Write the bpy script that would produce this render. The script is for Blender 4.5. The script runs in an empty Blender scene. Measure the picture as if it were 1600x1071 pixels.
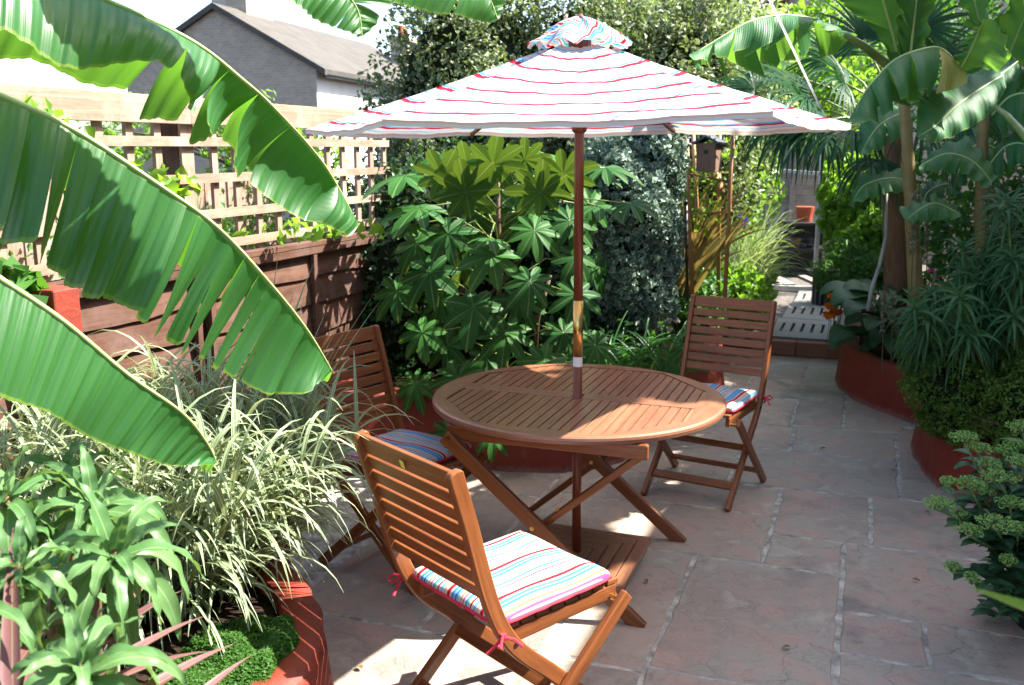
import bpy, math, random
import numpy as np
from mathutils import Vector, Matrix
random.seed(7); rng = np.random.default_rng(7)
sc = bpy.context.scene; col = sc.collection
PI = math.pi; R = math.radians

# ------------------------------------------------------------------ camera model
FPX = 1500.0; PITCH = math.atan(303/1500.0); CH = 1.73
_c, _s = math.cos(PITCH), math.sin(PITCH)
def ray(x, y):
    u = (x-800)/FPX; v = (y-535)/FPX
    return Vector((u, _c-v*_s, -_s-v*_c))
def at(x, y, Y):                       # point seen at photo pixel x,y whose depth is Y metres
    d = ray(x, y); return Vector((0, 0, CH)) + d*(Y/d.y)
def on(x, y, z=0.0):                   # point seen at pixel x,y lying at height z
    d = ray(x, y); return Vector((0, 0, CH)) + d*((z-CH)/d.z)
GA = Vector((.938, -.346, 0)); GB = Vector((.346, .938, 0))      # the garden's own axes
def gp(a, b, z=0.0): return GA*a + GB*b + Vector((0, 0, z))

# ------------------------------------------------------------------ objects
WL = {}
def tag(o, label=None, cat=None, group=None, kind=None):
    if label: o['label'] = label
    if cat: o['category'] = cat
    if group: o['group'] = group
    if kind: o['kind'] = kind
    return o
def thing(name, label, cat, loc=(0, 0, 0), rz=0, group=None):
    o = bpy.data.objects.new(name, None); col.objects.link(o)
    o.empty_display_size = .1
    o.location = loc; o.rotation_euler = (0, 0, rz); WL[o.name] = Vector(loc)
    return tag(o, label, cat, group)
def link(name, me, parent=None, world=True):
    o = bpy.data.objects.new(name, me); col.objects.link(o)
    if parent is not None:
        o.parent = parent
        off = WL.get(parent.name, Vector((0, 0, 0)))
        WL[o.name] = off
        if world and off.length > 0: me.transform(Matrix.Translation(-off))
    return o

class MB:
    def __init__(s): s.v = []; s.f = []; s.uv = []; s.mi = []
    def face(s, idx, uvs=None, m=0):
        s.f.append(idx); s.uv.append(uvs or [(0, 0)]*len(idx)); s.mi.append(m)
    def bar(s, p, q, w, t, up=(0, 0, 1), m=0):
        p = Vector(p); q = Vector(q); d = (q-p); L = d.length; d.normalize()
        up = Vector(up); side = d.cross(up)
        if side.length < 1e-4: side = d.cross(Vector((1, 0, 0)))
        side.normalize(); u = side.cross(d).normalized()
        n = len(s.v); a = side*(w/2); b = u*(t/2)
        for base in (p, q):
            for sa, sb in ((-1, -1), (1, -1), (1, 1), (-1, 1)): s.v.append(base+a*sa+b*sb)
        o = random.random()*5
        for k in range(4):
            k2 = (k+1) % 4; ww = w if k % 2 == 0 else t; v0 = o+k*.07
            s.face([n+k, n+k2, n+4+k2, n+4+k], [(0, v0), (0, v0+ww), (L, v0+ww), (L, v0)], m)
        s.face([n+3, n+2, n+1, n], [(0, o), (.01, o), (.01, o+w), (0, o+w)], m)
        s.face([n+4, n+5, n+6, n+7], [(0, o), (.01, o), (.01, o+w), (0, o+w)], m)
    def box(s, c, size, ax=None, m=0):
        ax = ax or (Vector((1, 0, 0)), Vector((0, 1, 0)))
        c = Vector(c); d = ax[0]*(size[0]/2)
        s.bar(c-d, c+d, size[1], size[2], (0, 0, 1), m)
    def tube(s, pts, rad, n=8, cap=True, m=0):
        pts = [Vector(p) for p in pts]
        if not hasattr(rad, '__len__'): rad = [rad]*len(pts)
        prev = None; base = len(s.v); L = 0
        for i, p in enumerate(pts):
            d = (pts[min(i+1, len(pts)-1)]-pts[max(i-1, 0)]).normalized()
            if prev is None:
                prev = d.cross(Vector((0, 0, 1)))
                if prev.length < .01: prev = d.cross(Vector((1, 0, 0)))
            prev = (prev-d*prev.dot(d)).normalized(); w = d.cross(prev)
            for k in range(n):
                a = 2*PI*k/n; s.v.append(p+(prev*math.cos(a)+w*math.sin(a))*rad[i])
            if i:
                L2 = L+(p-pts[i-1]).length
                for k in range(n):
                    k2 = (k+1) % n; A = base+(i-1)*n; B = base+i*n
                    s.face([A+k, A+k2, B+k2, B+k], [(L, k/n*.2), (L, (k+1)/n*.2), (L2, (k+1)/n*.2), (L2, k/n*.2)], m)
                L = L2
        if cap:
            s.face([base+k for k in range(n)][::-1], None, m)
            s.face([base+(len(pts)-1)*n+k for k in range(n)], None, m)
    def prism(s, poly, z0, z1, m=0):
        n = len(s.v); N = len(poly)
        for z in (z0, z1):
            for p in poly: s.v.append(Vector((p[0], p[1], z)))
        for k in range(N):
            k2 = (k+1) % N; L = (Vector(poly[k][:2])-Vector(poly[k2][:2])).length
            s.face([n+k, n+k2, n+N+k2, n+N+k], [(0, 0), (L, 0), (L, z1-z0), (0, z1-z0)], m)
        s.face([n+N+k for k in range(N)], [(p[0], p[1]) for p in poly], m)
        s.face([n+k for k in range(N)][::-1], [(p[0], p[1]) for p in poly][::-1], m)
    def blade(s, base, d, n, L, W, droop=.3, seg=6, fold=.15, shape=0, twist=0, m=0, wave=0):
        """a leaf: starts along d, upper side n, droops with its length"""
        base = Vector(base); d = Vector(d).normalized(); n = Vector(n)
        side = d.cross(n)
        if side.length < 1e-3: side = d.cross(Vector((1, .3, 0)))
        side.normalize()
        p = base.copy(); k0 = len(s.v); st = L/seg; o = random.random()
        for i in range(seg+1):
            t = i/seg
            if shape == 0: w = W*.5*min(1, t*5+.35)*(1-t**2.2)          # strap
            elif shape == 1: w = W*.5*(math.sin(PI*min(1, t**.75*.97+.03)))**.8   # elliptic
            else: w = W*.5*(1-t)**.6*(t*3 if t < .33 else 1)             # ovate
            w = max(w, .0004); up = side.cross(d)
            wl = wave*math.sin(t*19+o*9)*min(1, t*4); wr = wave*math.sin(t*23+o*17)*min(1, t*4)
            s.v += [p-side*w+up*(w*fold*2+wl), p.copy(), p+side*w+up*(w*fold*2+wr)]
            if i:
                a = k0+3*(i-1); b = a+3; t0 = (i-1)/seg
                s.face([a, a+1, b+1, b], [(0, t0+o*0), (.5, t0), (.5, t), (0, t)], m)
                s.face([a+1, a+2, b+2, b+1], [(.5, t0), (1, t0), (1, t), (.5, t)], m)
            d = (d+Vector((0, 0, -1))*droop*st/L*(.6+1.6*t)).normalized()
            if twist: side = (Matrix.Rotation(twist/seg, 3, d) @ side)
            side = (side-d*side.dot(d)).normalized()
            p = p+d*st
    def mesh(s, name, mats, smooth=False):
        me = bpy.data.meshes.new(name)
        me.from_pydata([tuple(v) for v in s.v], [], s.f)
        ul = me.uv_layers.new(name='UVMap')
        flat = [c for f in s.uv for p in f for c in p]
        ul.data.foreach_set('uv', flat)
        if not isinstance(mats, (list, tuple)): mats = [mats]
        for m in mats: me.materials.append(m)
        me.polygons.foreach_set('material_index', s.mi)
        me.polygons.foreach_set('use_smooth', [smooth]*len(s.f)); me.update()
        return me
    def build(s, name, mats, parent=None, smooth=False, bevel=0, world=True, seg=2):
        o = link(name, s.mesh(name, mats, smooth), parent, world)
        if bevel:
            b = o.modifiers.new('bevel', 'BEVEL'); b.width = bevel; b.segments = seg; b.limit_method = 'ANGLE'
            b.angle_limit = R(40); b.harden_normals = False
        return o

def cloud(name, C, D, N, L, W, mat, parent=None, fold=.25):
    """many small folded leaves as one mesh. C centres, D directions, N normals, L lengths, W widths"""
    C = np.asarray(C, float); n = len(C)
    D = D/np.maximum(1e-6, np.linalg.norm(D, axis=1, keepdims=True))
    S = np.cross(D, N); S /= np.maximum(1e-6, np.linalg.norm(S, axis=1, keepdims=True))
    U = np.cross(S, D)
    L = np.broadcast_to(L, (n,))[:, None]; W = np.broadcast_to(W, (n,))[:, None]
    a = C-D*L*.5; m1 = C+D*L*.05
    V = np.stack([a, m1-S*W*.5+U*W*fold, C+D*L*.5, m1+S*W*.5+U*W*fold], 1).reshape(-1, 3)
    idx = np.arange(n)*4
    F = np.stack([idx, idx+2, idx+1, idx, idx+3, idx+2], 1).reshape(-1)
    me = bpy.data.meshes.new(name)
    me.vertices.add(n*4); me.vertices.foreach_set('co', V.reshape(-1).astype(np.float32))
    me.loops.add(n*6); me.loops.foreach_set('vertex_index', F.astype(np.int32))
    me.polygons.add(n*2); me.polygons.foreach_set('loop_start', (np.arange(n*2)*3).astype(np.int32))
    ul = me.uv_layers.new(name='UVMap')
    uv = np.tile(np.array([.5, 0, .5, 1, 0, .5, .5, 0, 1, .5, .5, 1]), n); ul.data.foreach_set('uv', uv.astype(np.float32))
    me.materials.append(mat); me.update(calc_edges=True); me.validate()
    return link(name, me, parent)
def rdir(n):
    v = rng.normal(size=(n, 3)); return v/np.linalg.norm(v, axis=1, keepdims=True)
def blob_points(n, c, r, shell=.25, lump=.12, seed=0):
    """points in the uneven outer shell of an ellipsoid; returns points, outward directions"""
    d = rdir(n); ph = seed*1.7
    k = 1+lump*(np.sin(d[:, 0]*5+ph)*np.cos(d[:, 1]*6-ph)+.7*np.sin(d[:, 2]*7+d[:, 0]*4+2*ph)+.5*np.sin(d[:, 1]*13+d[:, 2]*11+ph))
    k = k*(1-shell*rng.random(n)**1.6)
    return np.array(c)+d*np.array(r)*k[:, None], d
def foliage(name, blobs, n, L, W, mat, parent, shell=.3, lump=.12, up=.5, hang=0.0, jit=.8):
    Cs = []; Ds = []; Ns = []
    tot = sum((b[1][0]*b[1][1]*b[1][2])**.667 for b in blobs)
    for i, b in enumerate(blobs):
        k = int(n*(b[1][0]*b[1][1]*b[1][2])**.667/tot)+1
        p, d = blob_points(k, b[0], b[1], shell, lump, i+len(name))
        N = d*.8+rdir(k)*jit+np.array([0, 0, up]); D = rdir(k)+d*.5+np.array([0, 0, -hang])
        Cs.append(p); Ds.append(D); Ns.append(N)
    C = np.concatenate(Cs); k = len(C)
    l = L*(.6+.8*rng.random(k)); w = l*(W/L)
    return cloud(name, C, np.concatenate(Ds), np.concatenate(Ns), l, w, mat, parent)

# ------------------------------------------------------------------ materials
def nm(name):
    m = bpy.data.materials.new(name); m.use_nodes = True; nt = m.node_tree; nt.nodes.clear()
    return m, nt, nt.nodes, nt.links
def nd(nt, t, **k):
    n = nt.nodes.new(t)
    for a, b in k.items(): setattr(n, a, b)
    return n
def mixc(nt, f, a, b, bt='MIX'):
    n = nd(nt, 'ShaderNodeMix', data_type='RGBA', blend_type=bt)
    for i, x in ((0, f), (6, a), (7, b)):
        if hasattr(x, 'links'): nt.links.new(x, n.inputs[i])
        elif i == 0: n.inputs[0].default_value = x
        else: n.inputs[i].default_value = (*x, 1)
    return n.outputs[2]
def math_(nt, op, a, b=0.0, cl=False):
    n = nd(nt, 'ShaderNodeMath', operation=op); n.use_clamp = cl
    for i, x in ((0, a), (1, b)):
        if hasattr(x, 'links'): nt.links.new(x, n.inputs[i])
        else: n.inputs[i].default_value = x
    return n.outputs[0]
def noise(nt, vec, scale, detail=4, rough=.55, dist=0):
    n = nd(nt, 'ShaderNodeTexNoise'); n.inputs['Scale'].default_value = scale; n.inputs['Detail'].default_value = detail
    n.inputs['Roughness'].default_value = rough; n.inputs['Distortion'].default_value = dist
    if vec is not None: nt.links.new(vec, n.inputs['Vector'])
    return n.outputs['Fac']
def ramp(nt, f, stops, interp='LINEAR'):
    r = nd(nt, 'ShaderNodeValToRGB'); r.color_ramp.interpolation = interp; e = r.color_ramp.elements
    while len(e) < len(stops): e.new(.5)
    for i, (p, c) in enumerate(stops):
        e[i].position = p; e[i].color = (*c, 1) if len(c) == 3 else c
    nt.links.new(f, r.inputs[0]); return r.outputs[0]
def gray(v): return (v, v, v)
def mapping(nt, src, scale=(1, 1, 1), rot=(0, 0, 0)):
    m = nd(nt, 'ShaderNodeMapping'); m.inputs['Scale'].default_value = scale; m.inputs['Rotation'].default_value = rot
    nt.links.new(src, m.inputs['Vector']); return m.outputs[0]
def finish(nt, colr, rough=.6, bump=None, bstr=.3, bdist=.01, trans=0, transcol=None, spec=.5, metal=0, coat=0):
    out = nd(nt, 'ShaderNodeOutputMaterial'); p = nd(nt, 'ShaderNodeBsdfPrincipled')
    if hasattr(colr, 'links'): nt.links.new(colr, p.inputs['Base Color'])
    else: p.inputs['Base Color'].default_value = (*colr, 1)
    if hasattr(rough, 'links'): nt.links.new(rough, p.inputs['Roughness'])
    else: p.inputs['Roughness'].default_value = rough
    p.inputs['Specular IOR Level'].default_value = spec; p.inputs['Metallic'].default_value = metal
    p.inputs['Coat Weight'].default_value = coat
    if bump is not None:
        b = nd(nt, 'ShaderNodeBump'); b.inputs['Strength'].default_value = bstr; b.inputs['Distance'].default_value = bdist
        nt.links.new(bump, b.inputs['Height']); nt.links.new(b.outputs[0], p.inputs['Normal'])
    if trans:
        t = nd(nt, 'ShaderNodeBsdfTranslucent'); mx = nd(nt, 'ShaderNodeMixShader'); mx.inputs[0].default_value = trans
        tc = transcol if transcol is not None else colr
        if hasattr(tc, 'links'): nt.links.new(tc, t.inputs[0])
        else: t.inputs[0].default_value = (*tc, 1)
        nt.links.new(p.outputs[0], mx.inputs[1]); nt.links.new(t.outputs[0], mx.inputs[2]); nt.links.new(mx.outputs[0], out.inputs[0])
    else: nt.links.new(p.outputs[0], out.inputs[0])
def leafmat(name, a, b, trans=.35, tcol=None, rough=.45, vein=.25, spec=.28, edge=None):
    m, nt, _, ln = nm(name)
    g = nd(nt, 'ShaderNodeNewGeometry'); uvn = nd(nt, 'ShaderNodeUVMap'); sep = nd(nt, 'ShaderNodeSeparateXYZ'); ln.new(uvn.outputs[0], sep.inputs[0])
    c = mixc(nt, g.outputs['Random Per Island'], a, b)
    tc = nd(nt, 'ShaderNodeTexCoord'); nz = noise(nt, tc.outputs['Object'], 9, 3)
    c = mixc(nt, math_(nt, 'MULTIPLY', nz, .5), c, tuple(x*.6 for x in a))
    du = math_(nt, 'ABSOLUTE', math_(nt, 'SUBTRACT', sep.outputs[0], .5))
    if edge:
        f = math_(nt, 'GREATER_THAN', math_(nt, 'ADD', du, math_(nt, 'MULTIPLY', nz, .25)), .40)
        c = mixc(nt, f, c, edge)
    if vein:
        f = math_(nt, 'LESS_THAN', du, .035)
        c = mixc(nt, math_(nt, 'MULTIPLY', f, vein), c, (.45, .55, .25))
    t = mixc(nt, .5, c, tcol or (b[0]*1.6+.04, b[1]*1.9+.04, b[2]*.5))
    finish(nt, c, rough, trans=trans, transcol=t, spec=spec)
    return m
def woodmat(name, a, b, rough=.45, spec=.5, scale=1, weather=None, bstr=.15, coat=0):
    m, nt, _, ln = nm(name)
    uv = nd(nt, 'ShaderNodeUVMap'); g = nd(nt, 'ShaderNodeNewGeometry')
    cmb = nd(nt, 'ShaderNodeCombineXYZ'); ln.new(math_(nt, 'MULTIPLY', g.outputs['Random Per Island'], 37), cmb.inputs[2])
    ad = nd(nt, 'ShaderNodeVectorMath', operation='ADD'); ln.new(uv.outputs[0], ad.inputs[0]); ln.new(cmb.outputs[0], ad.inputs[1])
    v = mapping(nt, ad.outputs[0], (4*scale, 70*scale, 1)); n1 = noise(nt, v, 1, 5, .65, .6)
    v2 = mapping(nt, ad.outputs[0], (14*scale, 420*scale, 1)); n2 = noise(nt, v2, 1, 2)
    f = math_(nt, 'ADD', math_(nt, 'MULTIPLY', n1, .75), math_(nt, 'MULTIPLY', n2, .25))
    c = ramp(nt, f, [(.3, a), (.7, b)])
    c = mixc(nt, math_(nt, 'MULTIPLY', g.outputs['Random Per Island'], .35), c, tuple(x*.62 for x in a))
    if weather:
        tc = nd(nt, 'ShaderNodeTexCoord'); nw = noise(nt, tc.outputs['Object'], 4, 5, .7)
        c = mixc(nt, ramp(nt, nw, [(.45, gray(0)), (.75, gray(.75))]), c, weather)
    finish(nt, c, rough, bump=f, bstr=bstr, bdist=.002, spec=spec, coat=coat)
    return m
def plain(name, c, rough=.6, metal=0, var=.2, sc=8, spec=.5):
    m, nt, _, ln = nm(name)
    tc = nd(nt, 'ShaderNodeTexCoord'); n = noise(nt, tc.outputs['Object'], sc, 5, .6)
    cc = mixc(nt, ramp(nt, n, [(.35, gray(0)), (.7, gray(1))]), tuple(x*(1-var) for x in c), tuple(min(1, x*(1+var)) for x in c))
    finish(nt, cc, rough, metal=metal, bump=n, bstr=.1, bdist=.003, spec=spec); return m
STR = [(.00, (.52, .012, .025)), (.085, (.58, .56, .53)), (.13, (.06, .25, .55)), (.20, (.22, .46, .66)), (.25, (.03, .16, .45)), (.29, (.20, .44, .64)),
       (.36, (.58, .56, .53)), (.40, (.62, .24, .06)), (.44, (.58, .56, .53)), (.48, (.40, .08, .32)), (.515, (.58, .56, .53)), (.56, (.04, .35, .42)), (.61, (.25, .58, .50)), (.65, (.58, .56, .53)),
       (.70, (.52, .012, .025)), (.74, (.58, .56, .53)), (.80, (.15, .45, .72)), (.86, (.58, .56, .53)), (.90, (.60, .30, .10)), (.93, (.58, .56, .53))]
STR2 = [(.00, (.50, .01, .04)), (.16, (.74, .72, .67)), (.17, (.09, .36, .68)), (.25, (.34, .56, .74)), (.33, (.74, .72, .67)), (.44, (.80, .50, .42)), (.475, (.74, .72, .67)), (.56, (.74, .60, .50)), (.59, (.74, .72, .67)),
        (.67, (.22, .52, .74)), (.77, (.74, .72, .67)), (.86, (.72, .45, .42)), (.90, (.74, .72, .67))]
def stripes(name, stops, src, chan, freq, trans=0, off=0, rough=.85):
    m, nt, _, ln = nm(name)
    if src == 'uv': v = nd(nt, 'ShaderNodeUVMap').outputs[0]
    else: v = nd(nt, 'ShaderNodeTexCoord').outputs['Object']
    sep = nd(nt, 'ShaderNodeSeparateXYZ'); ln.new(v, sep.inputs[0])
    f = math_(nt, 'FRACT', math_(nt, 'ADD', math_(nt, 'MULTIPLY', sep.outputs[chan], freq), off+10))
    c = ramp(nt, f, stops, 'CONSTANT')
    tc = nd(nt, 'ShaderNodeTexCoord'); n = noise(nt, tc.outputs['Object'], 350, 2)
    n3 = noise(nt, tc.outputs['Object'], 12, 4)
    c = mixc(nt, math_(nt, 'MULTIPLY', n, .25), c, (.5, .5, .5), 'MULTIPLY')
    h = math_(nt, 'ADD', math_(nt, 'MULTIPLY', n, .15), n3)
    finish(nt, c, rough, bump=h, bstr=.35, bdist=.01, trans=trans, transcol=c, spec=.2); return m

M = {}
M['teak'] = woodmat('oiled_hardwood', (.125, .036, .010), (.33, .110, .032), rough=.36, spec=.5, bstr=.2)
M['teaktop'] = woodmat('table_hardwood', (.19, .072, .036), (.40, .185, .105), rough=.28, spec=.9, bstr=.2)
M['pole'] = woodmat('varnished_pole', (.15, .035, .015), (.24, .06, .025), rough=.3, bstr=.05)
M['fence'] = woodmat('fence_boards', (.045, .020, .013), (.155, .075, .048), rough=.85, spec=.2, scale=.5, weather=(.15, .10, .085), bstr=.6)
M['trellis'] = woodmat('trellis_battens', (.20, .125, .09), (.40, .28, .20), rough=.8, spec=.2, weather=(.40, .35, .30))
M['greywood'] = woodmat('grey_timber', (.16, .13, .10), (.38, .34, .29), rough=.9, spec=.15, weather=(.4, .38, .34))
M['bamboo'] = woodmat('orange_cane', (.30, .13, .035), (.55, .3, .1), rough=.5)
M['brass'] = plain('brass', (.72, .48, .16), .25, 1, .08)
M['alu'] = plain('dull_aluminium', (.55, .55, .55), .45, .9, .1)
M['blackmetal'] = plain('black_paint', (.012, .012, .013), .45)
M['blackplastic'] = plain('black_plastic', (.012, .014, .016), .55)
M['soil'] = plain('dark_soil', (.028, .018, .012), 1, 0, .6, 40, .1)
M['label'] = plain('white_sticker', (.8, .8, .82), .5, 0, .02)
M['yellowlabel'] = plain('gold_badge', (.75, .60, .10), .4, 0, .05)
M['red'] = plain('red_piping', (.58, .02, .05), .7, 0, .25, 60)
M['cushion'] = stripes('striped_cushion_cloth', STR, 'obj', 0, 6.6, .06, off=.15)
M['canopy'] = stripes('striped_canopy_cloth', STR2, 'uv', 1, 7.5, .24, off=.42)
M['cap'] = stripes('striped_cap_cloth', STR, 'uv', 0, 2.6, .22)
M['darkpot'] = plain('brown_pot', (.12, .045, .025), .7)
M['pvc'] = plain('pale_plastic_tile', (.18, .17, .15), .6, 0, .15, 20)
M['terra'] = plain('orange_plastic', (.40, .07, .02), .5)
M['greyground'] = plain('gravelly_path', (.10, .085, .07), 1, 0, .5, 25)
M['slate'] = plain('slate_roof', (.065, .058, .048), .8, 0, .25, 3)
M['render'] = plain('white_render', (.75, .74, .70), .9, 0, .06, 2)
M['ropem'] = plain('grey_hose', (.35, .36, .30), .6)
M['cord'] = plain('white_cord', (.8, .8, .8), .6)

def red_wall():
    m, nt, _, ln = nm('red_masonry_paint'); tc = nd(nt, 'ShaderNodeTexCoord'); O = tc.outputs['Object']
    n1 = noise(nt, O, 3, 5, .6); n2 = noise(nt, O, 30, 4, .6); n3 = noise(nt, O, 7, 5, .7, .4)
    c = mixc(nt, n1, (.15, .020, .011), (.24, .040, .022))
    c = mixc(nt, ramp(nt, n3, [(.60, gray(0)), (.72, gray(.30))]), c, (.26, .14, .12))
    sp = nd(nt, 'ShaderNodeSeparateXYZ'); ln.new(O, sp.inputs[0])
    gm = nd(nt, 'ShaderNodeNewGeometry'); sn = nd(nt, 'ShaderNodeSeparateXYZ'); ln.new(gm.outputs['Position'], sn.inputs[0])
    low = ramp(nt, math_(nt, 'ADD', sn.outputs[2], math_(nt, 'MULTIPLY', n2, .05)), [(.03, gray(.75)), (.075, gray(0))])
    c = mixc(nt, math_(nt, 'MULTIPLY', low, n1), c, (.36, .33, .30))
    n4 = noise(nt, O, 11, 4, .7)
    c = mixc(nt, ramp(nt, n4, [(.58, gray(0)), (.68, gray(.5))]), c, (.075, .018, .012))
    hh = math_(nt, 'ADD', math_(nt, 'MULTIPLY', n4, 1.0), math_(nt, 'MULTIPLY', n2, .35))
    finish(nt, c, .62, bump=hh, bstr=.5, bdist=.012, spec=.35); return m
M['redwall'] = red_wall()
def paving():
    m, nt, _, ln = nm('riven_sandstone'); tc = nd(nt, 'ShaderNodeTexCoord'); g = nd(nt, 'ShaderNodeNewGeometry'); O = tc.outputs['Object']
    rnd = g.outputs['Random Per Island']
    cmb = nd(nt, 'ShaderNodeCombineXYZ'); ln.new(math_(nt, 'MULTIPLY', rnd, 20), cmb.inputs[2])
    ad = nd(nt, 'ShaderNodeVectorMath', operation='ADD'); ln.new(O, ad.inputs[0]); ln.new(cmb.outputs[0], ad.inputs[1]); V = ad.outputs[0]
    big = noise(nt, V, 2.2, 6, .62, .6); med = noise(nt, V, 5, 7, .68, .35); fine = noise(nt, V, 60, 4, .6)
    base = mixc(nt, rnd, (.26, .215, .18), (.46, .34, .265))
    base = mixc(nt, ramp(nt, big, [(.42, gray(0)), (.56, gray(1))]), base, (.33, .29, .235))
    base = mixc(nt, ramp(nt, med, [(.50, gray(0)), (.60, gray(.85))]), base, (.42, .285, .225))
    base = mixc(nt, ramp(nt, med, [(.32, gray(.55)), (.44, gray(0))]), base, (.47, .42, .34))
    bd = noise(nt, V, 1.3, 6, .65, .5)
    base = mixc(nt, ramp(nt, bd, [(.56, gray(0)), (.66, gray(.7))]), base, (.135, .120, .115))
    m3 = noise(nt, V, 18, 6, .7, .8)
    base = mixc(nt, ramp(nt, m3, [(.54, gray(0)), (.66, gray(.45))]), base, (.20, .155, .13))
    v = mapping(nt, V, (1, 1, 1), (0, 0, .35)); w = nd(nt, 'ShaderNodeTexVoronoi', feature='DISTANCE_TO_EDGE'); w.inputs['Scale'].default_value = 2.3
    nv = nd(nt, 'ShaderNodeTexNoise'); nv.inputs['Scale'].default_value = 4; nv.inputs['Detail'].default_value = 5; ln.new(v, nv.inputs['Vector'])
    mv = nd(nt, 'ShaderNodeVectorMath', operation='MULTIPLY_ADD'); ln.new(nv.outputs['Color'], mv.inputs[0]); mv.inputs[1].default_value = (.5, .5, .5); ln.new(v, mv.inputs[2]); ln.new(mv.outputs[0], w.inputs['Vector'])
    crack = ramp(nt, w.outputs['Distance'], [(0, gray(1)), (.012, gray(0))])
    crack = math_(nt, 'MULTIPLY', crack, ramp(nt, big, [(.45, gray(0)), (.6, gray(1))]))
    base = mixc(nt, math_(nt, 'MULTIPLY', crack, .35), base, (.08, .06, .055))
    base = mixc(nt, math_(nt, 'MULTIPLY', ramp(nt, fine, [(.5, gray(0)), (.8, gray(1))]), .25), base, (.42, .36, .32))
    step = ramp(nt, med, [(.44, gray(.2)), (.47, gray(.5)), (.58, gray(.5)), (.61, gray(.9))])
    h = math_(nt, 'ADD', math_(nt, 'ADD', math_(nt, 'MULTIPLY', step, .6), math_(nt, 'MULTIPLY', fine, .15)), math_(nt, 'MULTIPLY', big, .8))
    h = math_(nt, 'SUBTRACT', h, math_(nt, 'MULTIPLY', crack, .3))
    finish(nt, base, ramp(nt, med, [(.3, gray(.42)), (.7, gray(.7))]), bump=h, bstr=.55, bdist=.016, spec=.4); return m
M['paving'] = paving()
M['mortar'] = plain('pale_mortar', (.40, .38, .33), .95, 0, .5, 14, .1)
def brick(name, a, b, mor, scale, rough=.9):
    m, nt, _, ln = nm(name); tc = nd(nt, 'ShaderNodeTexCoord'); br = nd(nt, 'ShaderNodeTexBrick')
    uv = nd(nt, 'ShaderNodeUVMap'); ln.new(uv.outputs[0], br.inputs['Vector']); br.inputs['Scale'].default_value = scale
    for k, c in (('Color1', a), ('Color2', b), ('Mortar', mor)): br.inputs[k].default_value = (*c, 1)
    n = noise(nt, tc.outputs['Object'], 2, 5); c = mixc(nt, math_(nt, 'MULTIPLY', n, .5), br.outputs[0], tuple(x*.5 for x in a))
    finish(nt, c, rough, bump=br.outputs['Fac'], bstr=-.3, bdist=.01, spec=.2); return m
M['stock'] = brick('stock_brick', (.46, .38, .28), (.33, .28, .21), (.46, .43, .38), 4.5)
M['redbrick'] = brick('red_brick', (.18, .06, .045), (.13, .05, .04), (.2, .17, .15), 4.5)
def banana_mat(name, a, b, tcol, dry=(.30, .16, .05), trans=.38, rough=.38, spec=.5):
    m, nt, _, ln = nm(name); uv = nd(nt, 'ShaderNodeUVMap'); sep = nd(nt, 'ShaderNodeSeparateXYZ'); ln.new(uv.outputs[0], sep.inputs[0])
    U = sep.outputs[0]; Vv = sep.outputs[1]
    cu = nd(nt, 'ShaderNodeCombineXYZ'); ln.new(U, cu.inputs[0]); v = mapping(nt, cu.outputs[0], (9, 1, 1)); n1 = noise(nt, v, 5, 3, .6)
    tc = nd(nt, 'ShaderNodeTexCoord'); n2 = noise(nt, tc.outputs['Object'], 14, 5, .6); n3 = noise(nt, tc.outputs['Object'], 60, 3, .6)
    c = mixc(nt, ramp(nt, n1, [(.40, gray(0)), (.75, gray(1))]), a, b)
    c = mixc(nt, math_(nt, 'MULTIPLY', n2, .35), c, tuple(x*.6 for x in a))
    rib = math_(nt, 'SINE', math_(nt, 'MULTIPLY', U, 520)); rib2 = math_(nt, 'SINE', math_(nt, 'MULTIPLY', U, 2100))
    c = mixc(nt, ramp(nt, math_(nt, 'ADD', math_(nt, 'MULTIPLY', rib, .5), .5), [(.90, gray(0)), (1, gray(.14))]), c, (.12, .25, .08))
    c = mixc(nt, ramp(nt, math_(nt, 'ADD', Vv, math_(nt, 'MULTIPLY', n2, .06)), [(.995, gray(0)), (1.03, gray(.6))]), c, (.22, .30, .04))
    c = mixc(nt, ramp(nt, math_(nt, 'ADD', Vv, math_(nt, 'MULTIPLY', n3, .05)), [(1.018, gray(0)), (1.028, gray(1))]), c, dry)
    c = mixc(nt, ramp(nt, Vv, [(.012, gray(1)), (.04, gray(0))]), c, (.32, .42, .14))
    c = mixc(nt, ramp(nt, n3, [(.74, gray(0)), (.78, gray(.3))]), c, (.30, .34, .18))
    h = math_(nt, 'ADD', math_(nt, 'MULTIPLY', rib, 1.0), math_(nt, 'MULTIPLY', rib2, .15))
    t = mixc(nt, .55, c, tcol)
    finish(nt, c, rough, bump=h, bstr=.30, bdist=.0016, trans=trans, transcol=t, spec=spec); return m
M['banana'] = banana_mat('banana_leaf', (.032, .13, .036), (.055, .19, .05), (.22, .50, .01))
M['banana2'] = banana_mat('banana_leaf_far', (.035, .15, .045), (.055, .20, .065), (.26, .50, .02), trans=.38, rough=.5, spec=.3)
M['bananayellow'] = banana_mat('yellowing_leaf', (.42, .36, .08), (.5, .42, .12), (.5, .4, .05))
M['midrib'] = plain('leaf_midrib', (.36, .46, .16), .4, 0, .15)
M['petiole'] = plain('banana_petiole', (.16, .22, .05), .4, 0, .3)
M['btrunk'] = woodmat('banana_trunk', (.16, .13, .04), (.38, .30, .10), rough=.6, weather=(.14, .06, .03))
M['ptrunk'] = woodmat('palm_fibre', (.10, .055, .03), (.30, .18, .10), rough=1, spec=.1, bstr=1)
M['bark'] = woodmat('bark', (.08, .06, .045), (.22, .17, .13), rough=1, spec=.1, bstr=1)
M['fatsia'] = leafmat('fatsia_leaf', (.018, .085, .018), (.042, .15, .026), .28, (.20, .26, .012), .5, .25, .14)
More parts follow.
